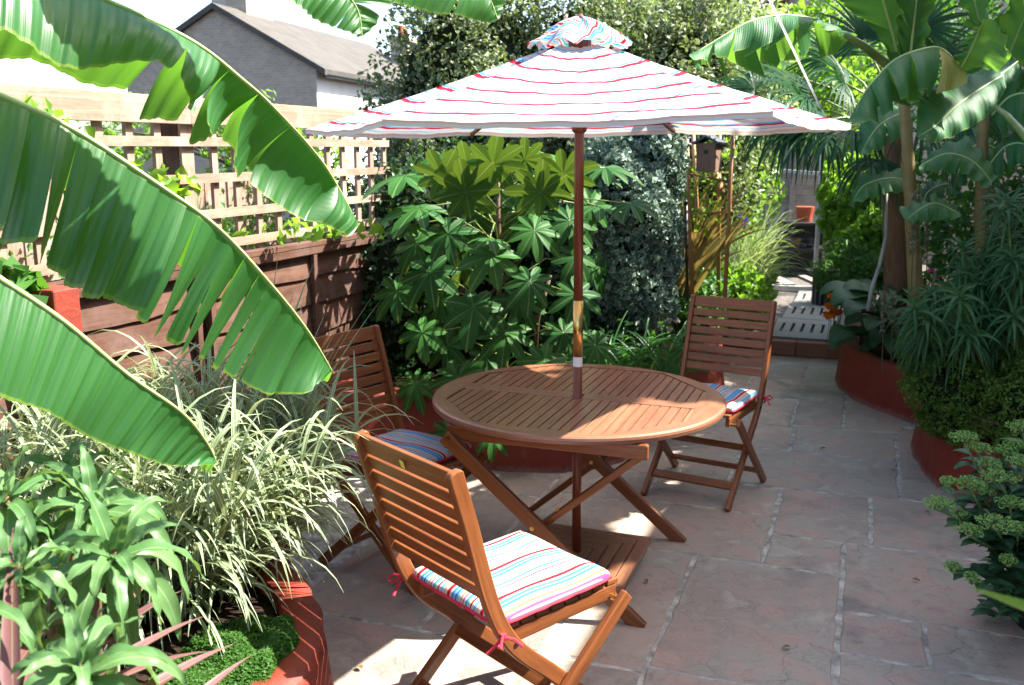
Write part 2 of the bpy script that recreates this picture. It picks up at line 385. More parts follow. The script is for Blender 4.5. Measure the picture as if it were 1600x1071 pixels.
M['hedge'] = leafmat('hedge_leaf', (.06, .10, .045), (.17, .22, .10), .25, None, .45, 0, edge=(.34, .37, .23))
M['grey'] = leafmat('greygreen_leaf', (.07, .135, .095), (.20, .29, .21), .15, (.2, .3, .15), .42, 0, edge=(.36, .44, .36))
M['dark'] = leafmat('dark_leaf', (.015, .045, .018), (.04, .10, .035), .25, None, .4, 0)
M['mid'] = leafmat('mid_leaf', (.035, .11, .025), (.08, .20, .04), .4, None, .45, 0)
M['bright'] = leafmat('bright_leaf', (.10, .22, .03), (.20, .34, .05), .5, None, .5, 0)
M['silver'] = leafmat('silver_leaf', (.16, .22, .13), (.36, .42, .26), .3, None, .5, 0)
M['inner'] = plain('hedge_core_shade', (.012, .018, .008), 1, 0, .3, 20, .1)  # near-black colour stands in for the shade inside the hedges
M['echium'] = leafmat('rosette_leaf', (.075, .18, .060), (.15, .28, .10), .32, (.25, .42, .04), .42, .3)
M['flax'] = leafmat('red_flax_blade', (.10, .045, .045), (.20, .09, .085), .15, (.4, .08, .05), .45, .2)
M['bronze'] = leafmat('bronze_flax_blade', (.13, .14, .045), (.34, .24, .08), .38, (.50, .34, .07), .5, 0)
M['strap'] = leafmat('strap_leaf', (.03, .11, .03), (.06, .19, .05), .3, None, .35, .2)
M['palm'] = leafmat('palm_leaf', (.025, .085, .035), (.05, .14, .06), .25, None, .38, 0)
M['spurge'] = leafmat('spurge_leaf', (.020, .085, .020), (.045, .14, .035), .25, None, .5, .2)
M['box'] = leafmat('mound_leaf', (.05, .12, .015), (.13, .22, .03), .25, None, .55, 0)
M['hosta'] = leafmat('hosta_leaf', (.025, .085, .028), (.045, .13, .04), .22, None, .5, .1)
M['sedum'] = leafmat('sedum_leaf', (.035, .10, .045), (.06, .15, .065), .15, None, .35, .2)
M['sedumhead'] = leafmat('sedum_bud', (.20, .38, .09), (.30, .50, .15), .15, None, .6, 0)
M['moss'] = leafmat('creeping_leaf', (.025, .085, .010), (.06, .16, .02), .3, None, .6, 0)
M['whitefl'] = leafmat('white_petal', (.65, .65, .55), (.8, .8, .75), .3, (.8, .8, .7), .7, 0)
M['mauve'] = leafmat('mauve_petal', (.30, .20, .38), (.5, .4, .55), .3, (.4, .3, .5), .7, 0)
M['violet'] = leafmat('violet_petal', (.06, .03, .35), (.12, .06, .45), .3, (.1, .05, .5), .7, 0)
M['pink'] = leafmat('pink_petal', (.55, .05, .25), (.7, .12, .38), .3, (.7, .1, .3), .7, 0)
M['orangefl'] = leafmat('orange_petal', (.8, .16, .005), (.85, .30, .01), .3, (.8, .2, .01), .7, 0)
M['dry'] = leafmat('dry_leaf', (.30, .20, .06), (.16, .09, .04), .2, None, .7, 0)
M['stem'] = plain('green_stem', (.10, .16, .04), .5, 0, .3)
M['brownstem'] = plain('brown_stem', (.12, .08, .04), .8, 0, .3)
def glassmat():
    m, nt, _, ln = nm('greenhouse_glass'); out = nd(nt, 'ShaderNodeOutputMaterial'); g = nd(nt, 'ShaderNodeBsdfGlossy'); t = nd(nt, 'ShaderNodeBsdfTransparent'); x = nd(nt, 'ShaderNodeMixShader')
    g.inputs['Roughness'].default_value = .03; x.inputs[0].default_value = .12; t.inputs[0].default_value = (.85, .9, .88, 1)
    ln.new(t.outputs[0], x.inputs[1]); ln.new(g.outputs[0], x.inputs[2]); ln.new(x.outputs[0], out.inputs[0]); return m
M['glass'] = glassmat()
M['windowglass'] = plain('window_glass', (.10, .13, .16), .08, 0, .3, 1)
# variegated blade: pale margins either side of a green middle
def vari():
    m, nt, _, ln = nm('variegated_grass'); g = nd(nt, 'ShaderNodeNewGeometry'); uv = nd(nt, 'ShaderNodeUVMap'); sep = nd(nt, 'ShaderNodeSeparateXYZ'); ln.new(uv.outputs[0], sep.inputs[0])
    c1 = mixc(nt, g.outputs['Random Per Island'], (.07, .14, .06), (.12, .20, .08)); c2 = mixc(nt, g.outputs['Random Per Island'], (.40, .46, .31), (.33, .37, .21))
    a = math_(nt, 'MULTIPLY', sep.outputs[0], 5.0); a = math_(nt, 'ADD', a, math_(nt, 'MULTIPLY', g.outputs['Random Per Island'], 2.2))
    f = math_(nt, 'SINE', math_(nt, 'MULTIPLY', a, 2.6)); c = mixc(nt, ramp(nt, math_(nt, 'ADD', math_(nt, 'MULTIPLY', f, .5), .5), [(.30, gray(0)), (.50, gray(1))]), c1, c2)
    finish(nt, c, .5, trans=.3, transcol=mixc(nt, .4, c, (.5, .55, .15)), spec=.4); return m
M['vari'] = vari()

# ================================================================== GROUND
mb = MB(); mb.face([0, 1, 2, 3]); mb.v = [Vector((-150, -60, -.03)), Vector((150, -60, -.03)), Vector((150, 240, -.03)), Vector((-150, 240, -.03))]
tag(mb.build('ground', M['soil']), kind='structure')
mb = MB(); P = [gp(-2.6, -2), gp(1.6, -2), gp(1.6, 8.36), gp(-2.6, 8.36)]
mb.prism(P, -.02, .0062); tag(mb.build('mortar_bed', M['mortar']), kind='structure')
slabs = [(-.6, 0, 2.95, 3.92), (-.6, 0, 2.3, 2.95), (0, .9, 2.6, 3.27), (0, .3, 3.27, 3.6), (.3, .9, 3.27, 3.6), (0, .75, 3.6, 4.28), (.75, 1.4, 3.6, 4.28),
 (-.32, 0, 3.92, 4.28), (-.97, -.32, 3.92, 4.50), (-.32, .11, 4.28, 4.92), (.11, .72, 4.28, 4.95), (-.97, -.32, 4.50, 4.90), (-.6, .25, 4.92, 5.57), (-1.3, -.6, 4.90, 5.57),
 (.25, .6, 4.95, 5.28), (.25, .6, 5.28, 5.75), (-.34, .25, 5.57, 6.15), (-.95, -.34, 5.57, 6.08), (.25, .6, 5.75, 6.27), (-.37, -.06, 6.15, 6.8), (-.06, .3, 6.15, 6.9), (-.95, -.37, 6.08, 6.78),
 (-.75, -.06, 6.8, 7.42), (-.06, .4, 6.9, 7.6), (-.95, -.38, 7.42, 8.34), (-.38, 0, 7.42, 8.34), (0, .4, 7.6, 8.34),
 (-1.3, -.6, 2.3, 2.91), (-2.0, -1.3, 2.3, 2.91), (-1.45, -.97, 2.91, 3.6), (-.97, -.6, 2.91, 3.92), (-2.0, -1.45, 2.91, 3.6), (-1.45, -.97, 3.6, 4.45), (-2.0, -1.45, 3.6, 4.35),
 (-1.93, -1.45, 4.35, 4.9), (-1.45, -.97, 4.45, 4.9), (-2.4, -1.93, 4.35, 5.57), (-1.93, -1.3, 4.9, 5.57), (-1.9, -.95, 5.57, 6.15), (-1.9, -.95, 6.15, 6.78), (-1.6, -.75, 6.78, 7.42), (-1.6, -.95, 7.42, 8.3),
 (-1.6, -.9, 1.6, 2.3), (-.9, -.3, 1.6, 2.3), (-.3, .3, 1.6, 2.3), (.3, .9, 1.6, 2.6), (.9, 1.5, 2.6, 3.6), (.9, 1.5, 1.6, 2.6), (-1.6, -.6, .9, 1.6), (-.6, .3, .6, 1.6), (.3, 1.5, .6, 1.6), (-1.6, -.6, 0, .9), (-.6, 1.5, -.6, .6)]
mb = MB()
for (a0, a1, b0, b1) in slabs:
    g = random.uniform(.007, .011); a0 += g; a1 -= g; b0 += g; b1 -= g; n = len(mb.v); pts = []
    for (p, q) in (((a0, b0), (a1, b0)), ((a1, b0), (a1, b1)), ((a1, b1), (a0, b1)), ((a0, b1), (a0, b0))):
        k = max(2, int(math.hypot(q[0]-p[0], q[1]-p[1])/.045))
        for i in range(k):
            t = i/k; e = .0055
            pts.append((p[0]+(q[0]-p[0])*t+random.uniform(-e, e), p[1]+(q[1]-p[1])*t+random.uniform(-e, e)))
    ca, cb = (a0+a1)/2, (b0+b1)/2; N = len(pts); h = .0095+random.uniform(-.001, .0015)
    for (z, sh) in ((-.0005, 0), (h-.004, .0), (h, .007)):
        for (a, b) in pts:
            dx, dy = ca-a, cb-b; L = math.hypot(dx, dy); mb.v.append(gp(a+dx/L*sh, b+dy/L*sh, z))
    for r in (0, 1):
        for k in range(N):
            k2 = (k+1) % N; mb.face([n+r*N+k, n+r*N+k2, n+(r+1)*N+k2, n+(r+1)*N+k])
    mb.face([n+2*N+k for k in range(N)])
tag(mb.build('patio_paving', M['paving']), kind='structure')

# far path of perforated tiles and step
mb = MB(); mb.prism([gp(-.9, 8.36), gp(.5, 8.36), gp(.9, 16), gp(-1.2, 16)], -.02, .10)
tag(mb.build('garden_path', M['greyground']), kind='structure')
mb = MB()
for i, (a0, a1) in enumerate(((-.86, -.50), (-.495, -.13), (-.125, .24))):
    mb.bar(gp(a0, 8.30, .075), gp(a1, 8.30, .075), .11, .12)
t = thing('brick_step', 'low orange brown brick step at the far end of the patio', 'step', gp(-.3, 8.3)); mb.build('riser', woodmat('old_brick', (.22, .09, .05), (.34, .18, .12), .9, .2), t, bevel=.006)
for j in range(3):
    r0 = thing('deck_tile', ['pale perforated duckboard tile just behind the brick step', 'second perforated tile from the brick step', 'third perforated tile from the brick step on the path', 'pale perforated tile farthest back, before the greenhouse sill'][j], 'path tile', gp(-.49+.03*j, 8.9+.98*j, .105), 0, 'perforated tiles laid along the far path')
    mb = MB(); b0 = 8.42+.98*j; a0 = -.74+.03*j; a1 = a0+.50; z = .128
    mb.bar(gp(a0, b0+.14, z), gp(a1, b0+.14, z), .28, .03); mb.bar(gp(a0, b0+.84, z), gp(a1, b0+.84, z), .24, .03)
    for k in range(6):
        aa = a0+.033+k*.0868; mb.bar(gp(aa, b0+.27, z), gp(aa, b0+.73, z), .060, .029)
    mb.build('tile', M['pvc'], r0)

# ================================================================== RAISED BEDS
def smooth_poly(pts, closed=True, n=6):
    out = []; N = len(pts)
    for i in range(N):
        p0, p1, p2, p3 = (Vector(pts[(i+k-1) % N]) for k in range(4))
        for k in range(n):
            t = k/n; out.append(.5*((2*p1)+(-p0+p2)*t+(2*p0-5*p1+4*p2-p3)*t*t+(-p0+3*p1-3*p2+p3)*t**3))
    return out
def bed(label, pts, h, th=.11, soil=.05, smooth=True, flare=.03, cat='raised bed'):
    P = smooth_poly([(p[0], p[1]) for p in pts]) if smooth else [Vector(p) for p in pts]
    N = len(P); area = sum(P[i].x*P[(i+1) % N].y-P[(i+1) % N].x*P[i].y for i in range(N))
    if area < 0: P = P[::-1]
    c = sum(P, Vector((0, 0)))/N
    nr = []
    for i in range(N):
        t = (P[(i+1) % N]-P[i-1]).normalized(); nr.append(Vector((t.y, -t.x)))
    r = thing('raised_bed', label, cat, (c.x, c.y, 0), 0, 'red painted raised beds around the patio')
    mb = MB()
    rings = [(flare, 0.0), (flare*.4, h*.5), (0, h-.02), (-.012, h), (-th+.012, h), (-th, h-.015), (-th, 0.02)]
    L = 0
    for k, (off, z) in enumerate(rings):
        for i in range(N):
            wob = .005*math.sin(i*1.7+k)+.006*math.sin(i*.61+k*2)
            mb.v.append(Vector((P[i].x+nr[i].x*(off+wob), P[i].y+nr[i].y*(off+wob), z)))
    for k in range(len(rings)-1):
        for i in range(N):
            j = (i+1) % N; mb.face([k*N+i, k*N+j, (k+1)*N+j, (k+1)*N+i])
    mb.build('wall', M['redwall'], r, smooth=True)
    sm = MB(); sm.v = [Vector((P[i].x-nr[i].x*th*.9, P[i].y-nr[i].y*th*.9, h-soil)) for i in range(N)]; sm.face(list(range(N)))
    sm.build('soil', M['soil'], r)
    return r
bed('red raised bed with a rounded end, in the left foreground under the variegated grass',
    [(-.64, 2.74), (-.515, 2.45), (-.51, 2.18), (-.62, 1.92), (-.80, 1.3), (-1.0, .9), (-2.55, 1.0), (-2.35, 1.75), (-1.95, 2.9), (-1.55, 3.95), (-1.30, 4.45), (-1.08, 4.35), (-.98, 3.9), (-.93, 3.4), (-.80, 3.0)], .45)
bed('dark red raised bed behind the table, holding the big palmate shrub',
    [(-1.05, 5.12), (-.47, 5.12), (0, 5.0), (.36, 5.0), (.62, 5.2), (.75, 5.6), (.70, 6.25), (0, 6.3), (-.72, 6.1)], .42)
bed('small curved red bed seen behind the far right chair back', [(.80, 7.2), (.98, 6.8), (1.2, 6.62), (1.42, 6.66), (1.54, 6.9), (1.62, 7.5), (1.6, 8.1), (1.2, 8.2), (.8, 8.1)], .36)
bed('red raised bed on the right nearest the step, with hosta and orange flowers', [(2.41, 6.55), (2.50, 6.15), (2.66, 5.86), (3.2, 5.75), (4.2, 6.2), (4.6, 8.4), (3.6, 8.7), (3.0, 8.35), (2.72, 7.65), (2.46, 7.0)], .33)
bed('red raised bed on the right under the round mound shrub', [(2.42, 5.48), (2.29, 5.12), (2.24, 4.72), (2.40, 4.3), (2.7, 3.9), (3.2, 3.6), (4.0, 4.0), (4.2, 5.4), (3.2, 5.62), (2.66, 5.66)], .31)

# ================================================================== FENCE
def FX(Y): return -.78-.369*(6.0-Y)
fd = Vector((.346, .938, 0)); fn = Vector((.938, -.346, 0))
F0 = Vector((FX(6.0), 6.0, 0))
def fp(s, z=0, o=0): return F0-fd*s+fn*o+Vector((0, 0, z))       # s metres back along the fence towards the camera
posts = [0.0, 1.85, 3.7, 5.55, 7.4]
for i in range(4):
    s0, s1 = posts[i], posts[i+1]
    r = thing('lapped_fence', ['brown lapped board fence panel behind the palmate shrub and far left chair', 'brown lapped fence panel behind the variegated grass', 'brown lapped fence panel in the lower left corner behind the rosette shrub', 'brown lapped fence panel nearest the camera, at the left edge'][i], 'fence', fp((s0+s1)/2), 0, 'lapped board fence panels on the left')
    mb = MB(); K = 22
    rows = 8; bh = 1.2/rows
    for k in range(rows):
        zb = .02+k*bh; ph = random.random()*6; n = len(mb.v); o = random.random()*5
        for j in range(K+1):
            s = s0+.03+(s1-s0-.06)*j/K
            wv = .012*math.sin(s*2.6+ph)+.008*math.sin(s*7+ph*2)+random.uniform(-.003, .003)
            wv2 = 0
            mb.v += [fp(s, zb-.02+wv, .030), fp(s, zb+bh+.02, .008), fp(s, zb-.02+wv, .012), fp(s, zb+bh+.02, .0)]
            if j:
                a = n+4*(j-1); b = n+4*j; u0 = (j-1)*.085; u1 = j*.085
                mb.face([a, a+1, b+1, b], [(u0, o), (u0, o+.17), (u1, o+.17), (u1, o)])
                mb.face([a+2, a, b, b+2], [(u0, o), (u0, o+.01), (u1, o+.01), (u1, o)])
                mb.face([a+3, a+2, b+2, b+3], [(u0, o), (u0, o+.17), (u1, o+.17), (u1, o)])
    mb.build('boards', M['fence'], r)
    for s in (s0+.05, (s0+s1)/2, s1-.05):
        b2 = MB(); b2.bar(fp(s, .02, .045), fp(s, 1.2, .045), .032, .02, fn); b2.build('batten', M['fence'], r)
    b2 = MB(); b2.bar(fp(s0+.0, 1.235, .02), fp(s1, 1.235, .02), .085, .03); b2.bar(fp(s0, 1.20, .045), fp(s1, 1.20, .045), .03, .04); b2.build('capping', M['fence'], r, bevel=.004)
    # trellis on top
    t = thing('trellis', ['square trellis panel on the fence, nearest the parasol', 'square trellis panel in full sun behind the big hanging leaf', 'square trellis panel with climbing leaves, at the left edge', 'square trellis panel out past the left edge'][i], 'trellis', fp((s0+s1)/2, 1.25), 0, 'trellis panels along the fence')
    ztop = 1.95
    b3 = MB(); b3.bar(fp(s0, ztop-.02, .0), fp(s1, ztop-.02, .0), .07, .03); b3.bar(fp(s0, ztop-.075, .028), fp(s1, ztop-.075, .028), .02, .085); b3.build('top_rail', M['trellis'], t, bevel=.003)
    b3 = MB()
    for z in (1.30, 1.44, 1.60, 1.76): b3.bar(fp(s0, z, .022), fp(s1, z, .022), .018, .040)
    b3.build('lattice_rail', M['trellis'], t)
    k = int((s1-s0)/.165)
    for j in range(k+1):
        s = s0+.02+(s1-s0-.04)*j/k
        b4 = MB(); b4.bar(fp(s, 1.252, 0), fp(s, ztop-.03, 0), .040, .018, fn); b4.build('upright', M['trellis'], t)
for i, s in enumerate(posts[1:4]):
    mb = MB(); mb.bar(fp(s, 0, -.05), fp(s, 2.0, -.05), .09, .09, fn)
    tag(mb.build('fence_post', M['fence'], bevel=.004), ['square timber fence post behind the variegated grass, first from the corner', 'square timber fence post behind the hanging leaves, second from the corner', 'square timber fence post at the left edge'][i], 'post', 'fence posts')
def pier(c, w, z, label):
    mb = MB(); mb.box((c[0], c[1], z/2), (w, w, z), (GA, GB)); tag(mb.build('garden_pier', M['redwall'], bevel=.008), label, 'pier')
pier((-1.62, 3.36), .12, 1.25, 'red painted pier against the fence, behind the two hanging leaves')
pier((-.74, 5.93), .12, 1.1, 'narrow dark red pier in the fence corner behind the far left chair')
# neighbour's close boarded fence seen through the trellis
r = thing('board_fence', "neighbour's vertical board fence seen through the trellis", 'fence', fp(2, 0, -2.2)); mb = MB()
for k in range(64):
    s = -2+k*.14; mb.bar(fp(s, 0, -2.2), fp(s, 1.50+random.uniform(-.02, .02), -2.2+random.uniform(-.01, .01)), .125, .018, fn)
mb.build('boards', M['trellis'], r)

# ================================================================== TABLE
TC = Vector((.273, 3.853, 0))
def tp(a, b, z=0): return TC+GA*a+GB*b+Vector((0, 0, z))
tab = thing('garden_table', 'round slatted hardwood table with folding crossed legs under the parasol', 'table', TC)
octp = [(-.25, -.515), (.25, -.515), (.49, -.235), (.49, .235), (.25, .515), (-.25, .515), (-.49, .235), (-.49, -.235)]
def ext(a):
    a = abs(a)
    return .515 if a < .25 else .515-(a-.25)*(.28/.24)
mb = MB()                                             # rim ring, in four curved boards
NR = 96
for part in range(4):
    n = len(mb.v); kk = NR//4+1
    for k in range(kk):
        th = 2*PI*(part*(NR//4)+k)/NR+PI/2
        dx, dy = math.cos(th), math.sin(th)
        # distance to octagon along this direction
        rr = 1e9
        for q in range(8):
            x1, y1 = octp[q]; x2, y2 = octp[(q+1) % 8]; ex, ey = x2-x1, y2-y1; den = dx*ey-dy*ex
            if abs(den) > 1e-9:
                tt = (x1*ey-y1*ex)/den; uu = (x1*dy-y1*dx)/den
                if tt > 0 and -1e-6 <= uu <= 1+1e-6: rr = min(rr, tt)
        prof = [(rr+.003, .700), (rr+.003, .7305), (.590, .7305), (.600, .725), (.602, .716), (.600, .704), (.592, .698)]
        for (q, z) in prof: mb.v.append(tp(dx*q, dy*q, z))
    m = len(prof)
    for k in range(kk-1):
        for j in range(m):
            j2 = (j+1) % m; L0 = k*.039; L1 = (k+1)*.039
            mb.face([n+k*m+j, n+(k+1)*m+j, n+(k+1)*m+j2, n+k*m+j2], [(L0, j*.04+part), (L1, j*.04+part), (L1, j*.04+.04+part), (L0, j*.04+.04+part)])
    for k, rv in ((0, 0), (kk-1, 1)):
        f = [n+k*m+j for j in range(m)]; mb.face(f if rv else f[::-1])
mb.build('rim', M['teaktop'], tab)
mb = MB(); mb.bar(tp(-.575, 0, .7155), tp(-.024, 0, .7155), .085, .028); mb.bar(tp(.024, 0, .7155), tp(.575, 0, .7155), .085, .028)
mb.bar(tp(-.024, .033, .7155), tp(.024, .033, .7155), .019, .028); mb.bar(tp(-.024, -.033, .7155), tp(.024, -.033, .7155), .019, .028)
mb.build('centre_board', M['teaktop'], tab, bevel=.0015)
mb = MB(); pitch = .0400; w = .0345
for sgn in (-1, 1):
    k = 0; a = -.482
    while a < .478:
        a0, a1 = a, a+w
        e0, e1 = ext(a0)-.003, ext(a1)-.003; b0 = .0455
        if min(e0, e1) > b0+.01:
            n = len(mb.v); o = random.random()*5
            corners = [(a0, b0), (a1, b0), (a1, e1), (a0, e0)]
            for z in (.703, .7275): mb.v += [tp(x, y*sgn, z) for (x, y) in corners]
            uvq = lambda c: (c[1], c[0]+o)
            f = [n+4, n+5, n+6, n+7]; mb.face(f if sgn > 0 else f[::-1], [uvq(c) for c in (corners if sgn > 0 else corners[::-1])])
            f = [n+3, n+2, n+1, n]; mb.face(f if sgn > 0 else f[::-1])
            for q in range(4):
                q2 = (q+1) % 4; f = [n+q, n+q2, n+4+q2, n+4+q]; mb.face(f if sgn > 0 else f[::-1], [(0, o), (.3, o), (.3, o+.02), (0, o+.02)])
        a += pitch
mb.build('slats', M['teaktop'], tab)
for b, zz in ((-.465, .668), (.36, .668)):
    mb = MB(); mb.bar(tp(-.385, b, zz), tp(.40, b, zz), .026, .058); mb.build('rail', M['teak'], tab, bevel=.008, seg=3)
for a in (-.30, .30):
    mb = MB(); mb.bar(tp(a, -.47, .678), tp(a, .345, .678), .045, .035); mb.build('bearer', M['teak'], tab, bevel=.003)
for b, s in ((-.493, 1), (.332, 1)):
    mb = MB(); mb.bar(tp(-.385, b, .655), tp(.40, b, .0), .026, .056, GB.cross(GA)); mb.build('leg', M['teak'], tab, bevel=.005)
    mb = MB(); mb.bar(tp(.385, b+.055, .66), tp(-.385, b+.055, .0), .026, .056, GB); 
    mb.build('leg', M['teak'], tab, bevel=.005)
    for (aa, z) in ((-.025, .335), (.06, .40), (-.10, .26)):
        bb = MB(); o = b-.0135 if aa == -.025 else b+.0405
        bb.tube([tp(aa, o, z), tp(aa, o-.003, z)], .009, 12); bb.tube([tp(aa, o-.003, z), tp(aa, o-.005, z)], .005, 10)
        bb.build('bolt', M['brass'], tab)
bb = MB(); bb.tube([tp(-.36, -.5065, .655), tp(-.36, -.510, .655)], .009, 12); bb.build('bolt', M['brass'], tab)

# ================================================================== PARASOL
BASE = Vector((.272, 3.79, 0)); TOP = Vector((.262, 3.86, 2.17))
um = thing('garden_parasol', 'striped canvas parasol on a wooden pole through the table', 'parasol', BASE)
lerp = lambda p, q, t: p+(q-p)*t
pz = lambda z: lerp(BASE, TOP, z/2.17)
mb = MB(); mb.tube([pz(.07), pz(.92)], .0190, 20); mb.tube([pz(1.12), pz(2.14)], .0190, 20); mb.build('pole', M['pole'], um, smooth=True)
mb = MB(); mb.tube([pz(.905), pz(1.13)], .0205, 20); mb.build('sleeve', M['brass'], um, smooth=True)
mb = MB()
n0 = 0
mb.tube([pz(.86), pz(.90)], .0196, 20, cap=False); mb.build('sticker', M['label'], um, smooth=True)
mb = MB(); mb.tube([pz(1.79), pz(1.80), pz(1.83), pz(1.84), pz(1.90)], [.022, .030, .034, .042, .042], 16); mb.build('runner', M['pole'], um, smooth=False)
mb = MB(); mb.tube([pz(2.09), pz(2.15)], .045, 12); mb.build('hub', M['pole'], um)
cx, cy = TOP.x, TOP.y
V6 = [Vector((-.806, 3.84, 1.803)), Vector((-.379, 2.87, 1.812)), Vector((.760, 2.87, 1.840)), Vector((1.335, 3.87, 1.822)), Vector((.796, 4.80, 1.822)), Vector((-.203, 4.80, 1.812))]
apex = Vector((cx, cy, 2.155))
def canopy_pt(i, u, v, dz=0):                          # u along edge i..i+1, v 0 rim .. 1 apex
    e = V6[i].lerp(V6[(i+1) % 6], u); p = e.lerp(apex, v)
    sag = .018*math.sin(PI*u)*(1-v)+.022*math.sin(PI*u)*math.sin(PI*min(1, v*1.0))
    p = p.copy(); p.z -= sag*.9; p.z -= .012*math.sin(PI*v); p.z += .002*math.sin(u*17+v*23+i)+.0015*math.sin(u*41+i*2)
    if v < .001: p += (Vector((cx, cy, p.z))-p).normalized()*.022*math.sin(PI*u)
    p.z += dz; return p
mb = MB(); NU, NV = 20, 24; VM = .88
for i in range(6):
    n = len(mb.v)
    for a in range(NV+1):
        for b in range(NU+1): mb.v.append(canopy_pt(i, b/NU, a/NV*VM))
    for a in range(NV):
        for b in range(NU):
            q = n+a*(NU+1)+b; u0, u1 = b/NU, (b+1)/NU; v0, v1 = a/NV*VM, (a+1)/NV*VM
            mb.face([q, q+1, q+NU+2, q+NU+1], [(u0, v0), (u1, v0), (u1, v1), (u0, v1)])
    # hem
    n = len(mb.v)
    for b in range(NU+1):
        p = canopy_pt(i, b/NU, 0); mb.v += [p, p-Vector((0, 0, .018))]
        if b: mb.face([n+2*b-2, n+2*b, n+2*b+1, n+2*b-1], [(0, .0), (1, .0), (1, .02), (0, .02)])
mb.build('canopy', M['canopy'], um, smooth=True)
# crumpled vent cap
mb = MB(); NT, NRR = 96, 9; n = 0
for a in range(NRR+1):
    t = a/NRR
    for k in range(NT):
        th = 2*PI*k/NT; ru = .192*(t**.95)*(1+.05*t*math.sin(th*6+.5)+.03*t*math.sin(th*13+2)+.012*t*math.sin(th*31))
        z = 2.226-.105*t**1.35+.009*t*math.sin(th*9+1)+.006*t*math.sin(th*19)+.014*math.sin(th*5)*math.sin(t*PI)
        mb.v.append(Vector((cx+ru*math.cos(th), cy+ru*math.sin(th)*.95, z)))
for a in range(NRR):
    for k in range(NT):
        k2 = (k+1) % NT; u0 = k/NT*2; u1 = (k+1)/NT*2; s0 = .5*a/NRR; s1 = .5*(a+1)/NRR
        mb.face([a*NT+k, (a+1)*NT+k, (a+1)*NT+k2, a*NT+k2], [(u0+s0, 0), (u0+s1, 1), (u1+s1, 1), (u1+s0, 0)])
mb.build('vent_cap', M['cap'], um, smooth=True)
mb = MB(); mb.tube([(cx, cy, 2.13), (cx, cy, 2.225), (cx, cy, 2.237)], [.012, .018, .006], 12); mb.build('finial', M['pole'], um)
for i in range(6):
    mb = MB(); e = canopy_pt(i, 0, 0, -.016); h = Vector((cx, cy, 2.115)); e = e.lerp(h, .012)
    mb.bar(h, e, .018, .014); rb = mb.build('rib', M['pole'], um, bevel=.002)
    mb = MB(); mb.bar(pz(1.87), h.lerp(e, .52)-Vector((0, 0, .012)), .016, .012); mb.build('strut', M['pole'], rb)
b = thing('parasol_base', 'square slatted wooden parasol base on the paving under the table', 'parasol base', BASE)
mb = MB(); c = BASE
for k in range(5):
    o = .262-k*.052; w = .047
    for q in range(4):
        ax = (GA, GB, -GA, -GB)[q]; ay = (GB, -GA, -GB, GA)[q]
        p = c-ax*o+ay*(o-w/2)+Vector((0, 0, .052)); q2 = c+ax*o+ay*(o-w/2)+Vector((0, 0, .052))
        n = len(mb.v); o2 = random.random()*5; i = o-w
        P4 = [c-ax*o+ay*o, c+ax*o+ay*o, c+ax*i+ay*i, c-ax*i+ay*i]
        for z in (.04, .066): mb.v += [Vector((p.x, p.y, z)) for p in P4]
        mb.face([n+7, n+6, n+5, n+4], [(0, o2+w), (2*i, o2+w), (2*o, o2), (0, o2)])
        for r_ in range(4):
            r2 = (r_+1) % 4; mb.face([n+r2, n+r_, n+4+r_, n+4+r2], [(0, o2), (.5, o2), (.5, o2+.02), (0, o2+.02)])
mb.build('slats', M['teaktop'], b, bevel=.002)
mb = MB(); mb.box(c+Vector((0, 0, .026)), (.50, .50, .028), (GA, GB)); mb.build('frame', M['blackplastic'], b)
for sx in (-1, 1):
    for sy in (-1, 1):
        mb = MB(); mb.box(c+GA*.22*sx+GB*.22*sy+Vector((0, 0, .011)), (.05, .05, .0), (GA, GB)) if 0 else mb.tube([c+GA*.22*sx+GB*.22*sy+Vector((0, 0, .008)), c+GA*.22*sx+GB*.22*sy+Vector((0, 0, .012))], .02, 10)
        mb.build('foot', M['blackplastic'], b)

# ================================================================== CHAIRS
SP = [(.262, 0.012), (.10, .160), (-.05, .300), (-.155, .395), (-.215, .475), (-.258, .57), (-.292, .68), (-.325, .80), (-.356, .90), (-.372, .955)]
def spline_y(z):
    for (y0, z0), (y1, z1) in zip(SP, SP[1:]):
        if z0 <= z <= z1: return y0+(y1-y0)*(z-z0)/(z1-z0)
    return SP[-1][0]
def stile(x, th=.023, w=.047):
    mb = MB(); pts = []
    P = [Vector((0, y, z)) for y, z in SP]
    S = []
    for i in range(len(P)-1):
        p0 = P[max(i-1, 0)]; p1 = P[i]; p2 = P[i+1]; p3 = P[min(i+2, len(P)-1)]
        for k in range(4):
            t = k/4; S.append(.5*((2*p1)+(-p0+p2)*t+(2*p0-5*p1+4*p2-p3)*t*t+(-p0+3*p1-3*p2+p3)*t**3))
    S.append(P[-1]); N = len(S); L = 0; o = random.random()*5
    for i, p in enumerate(S):
        d = (S[min(i+1, N-1)]-S[max(i-1, 0)]).normalized(); nrm = Vector((0, -d.z, d.y))
        ww = w*(.92 if i < 3 else 1)/2
        if i == N-1: ww *= .55
        if i == 0: p = Vector((0, p.y, 0.012))
        for sx, sn in ((-1, -1), (1, -1), (1, 1), (-1, 1)): mb.v.append(Vector((x+sx*th/2, 0, 0))+p+nrm*ww*sn)
        if i:
            L2 = L+(p-S[i-1]).length; n = 4*(i-1)
            for k in range(4):
                k2 = (k+1) % 4; v0 = o+k*.05; v1 = v0+(.023 if k % 2 == 0 else .047)
                mb.face([n+k, n+4+k, n+4+k2, n+k2], [(L, v0), (L2, v0), (L2, v1), (L, v1)])
            L = L2
    mb.face([0, 1, 2, 3]); n = 4*(N-1); mb.face([n+3, n+2, n+1, n])
    return mb
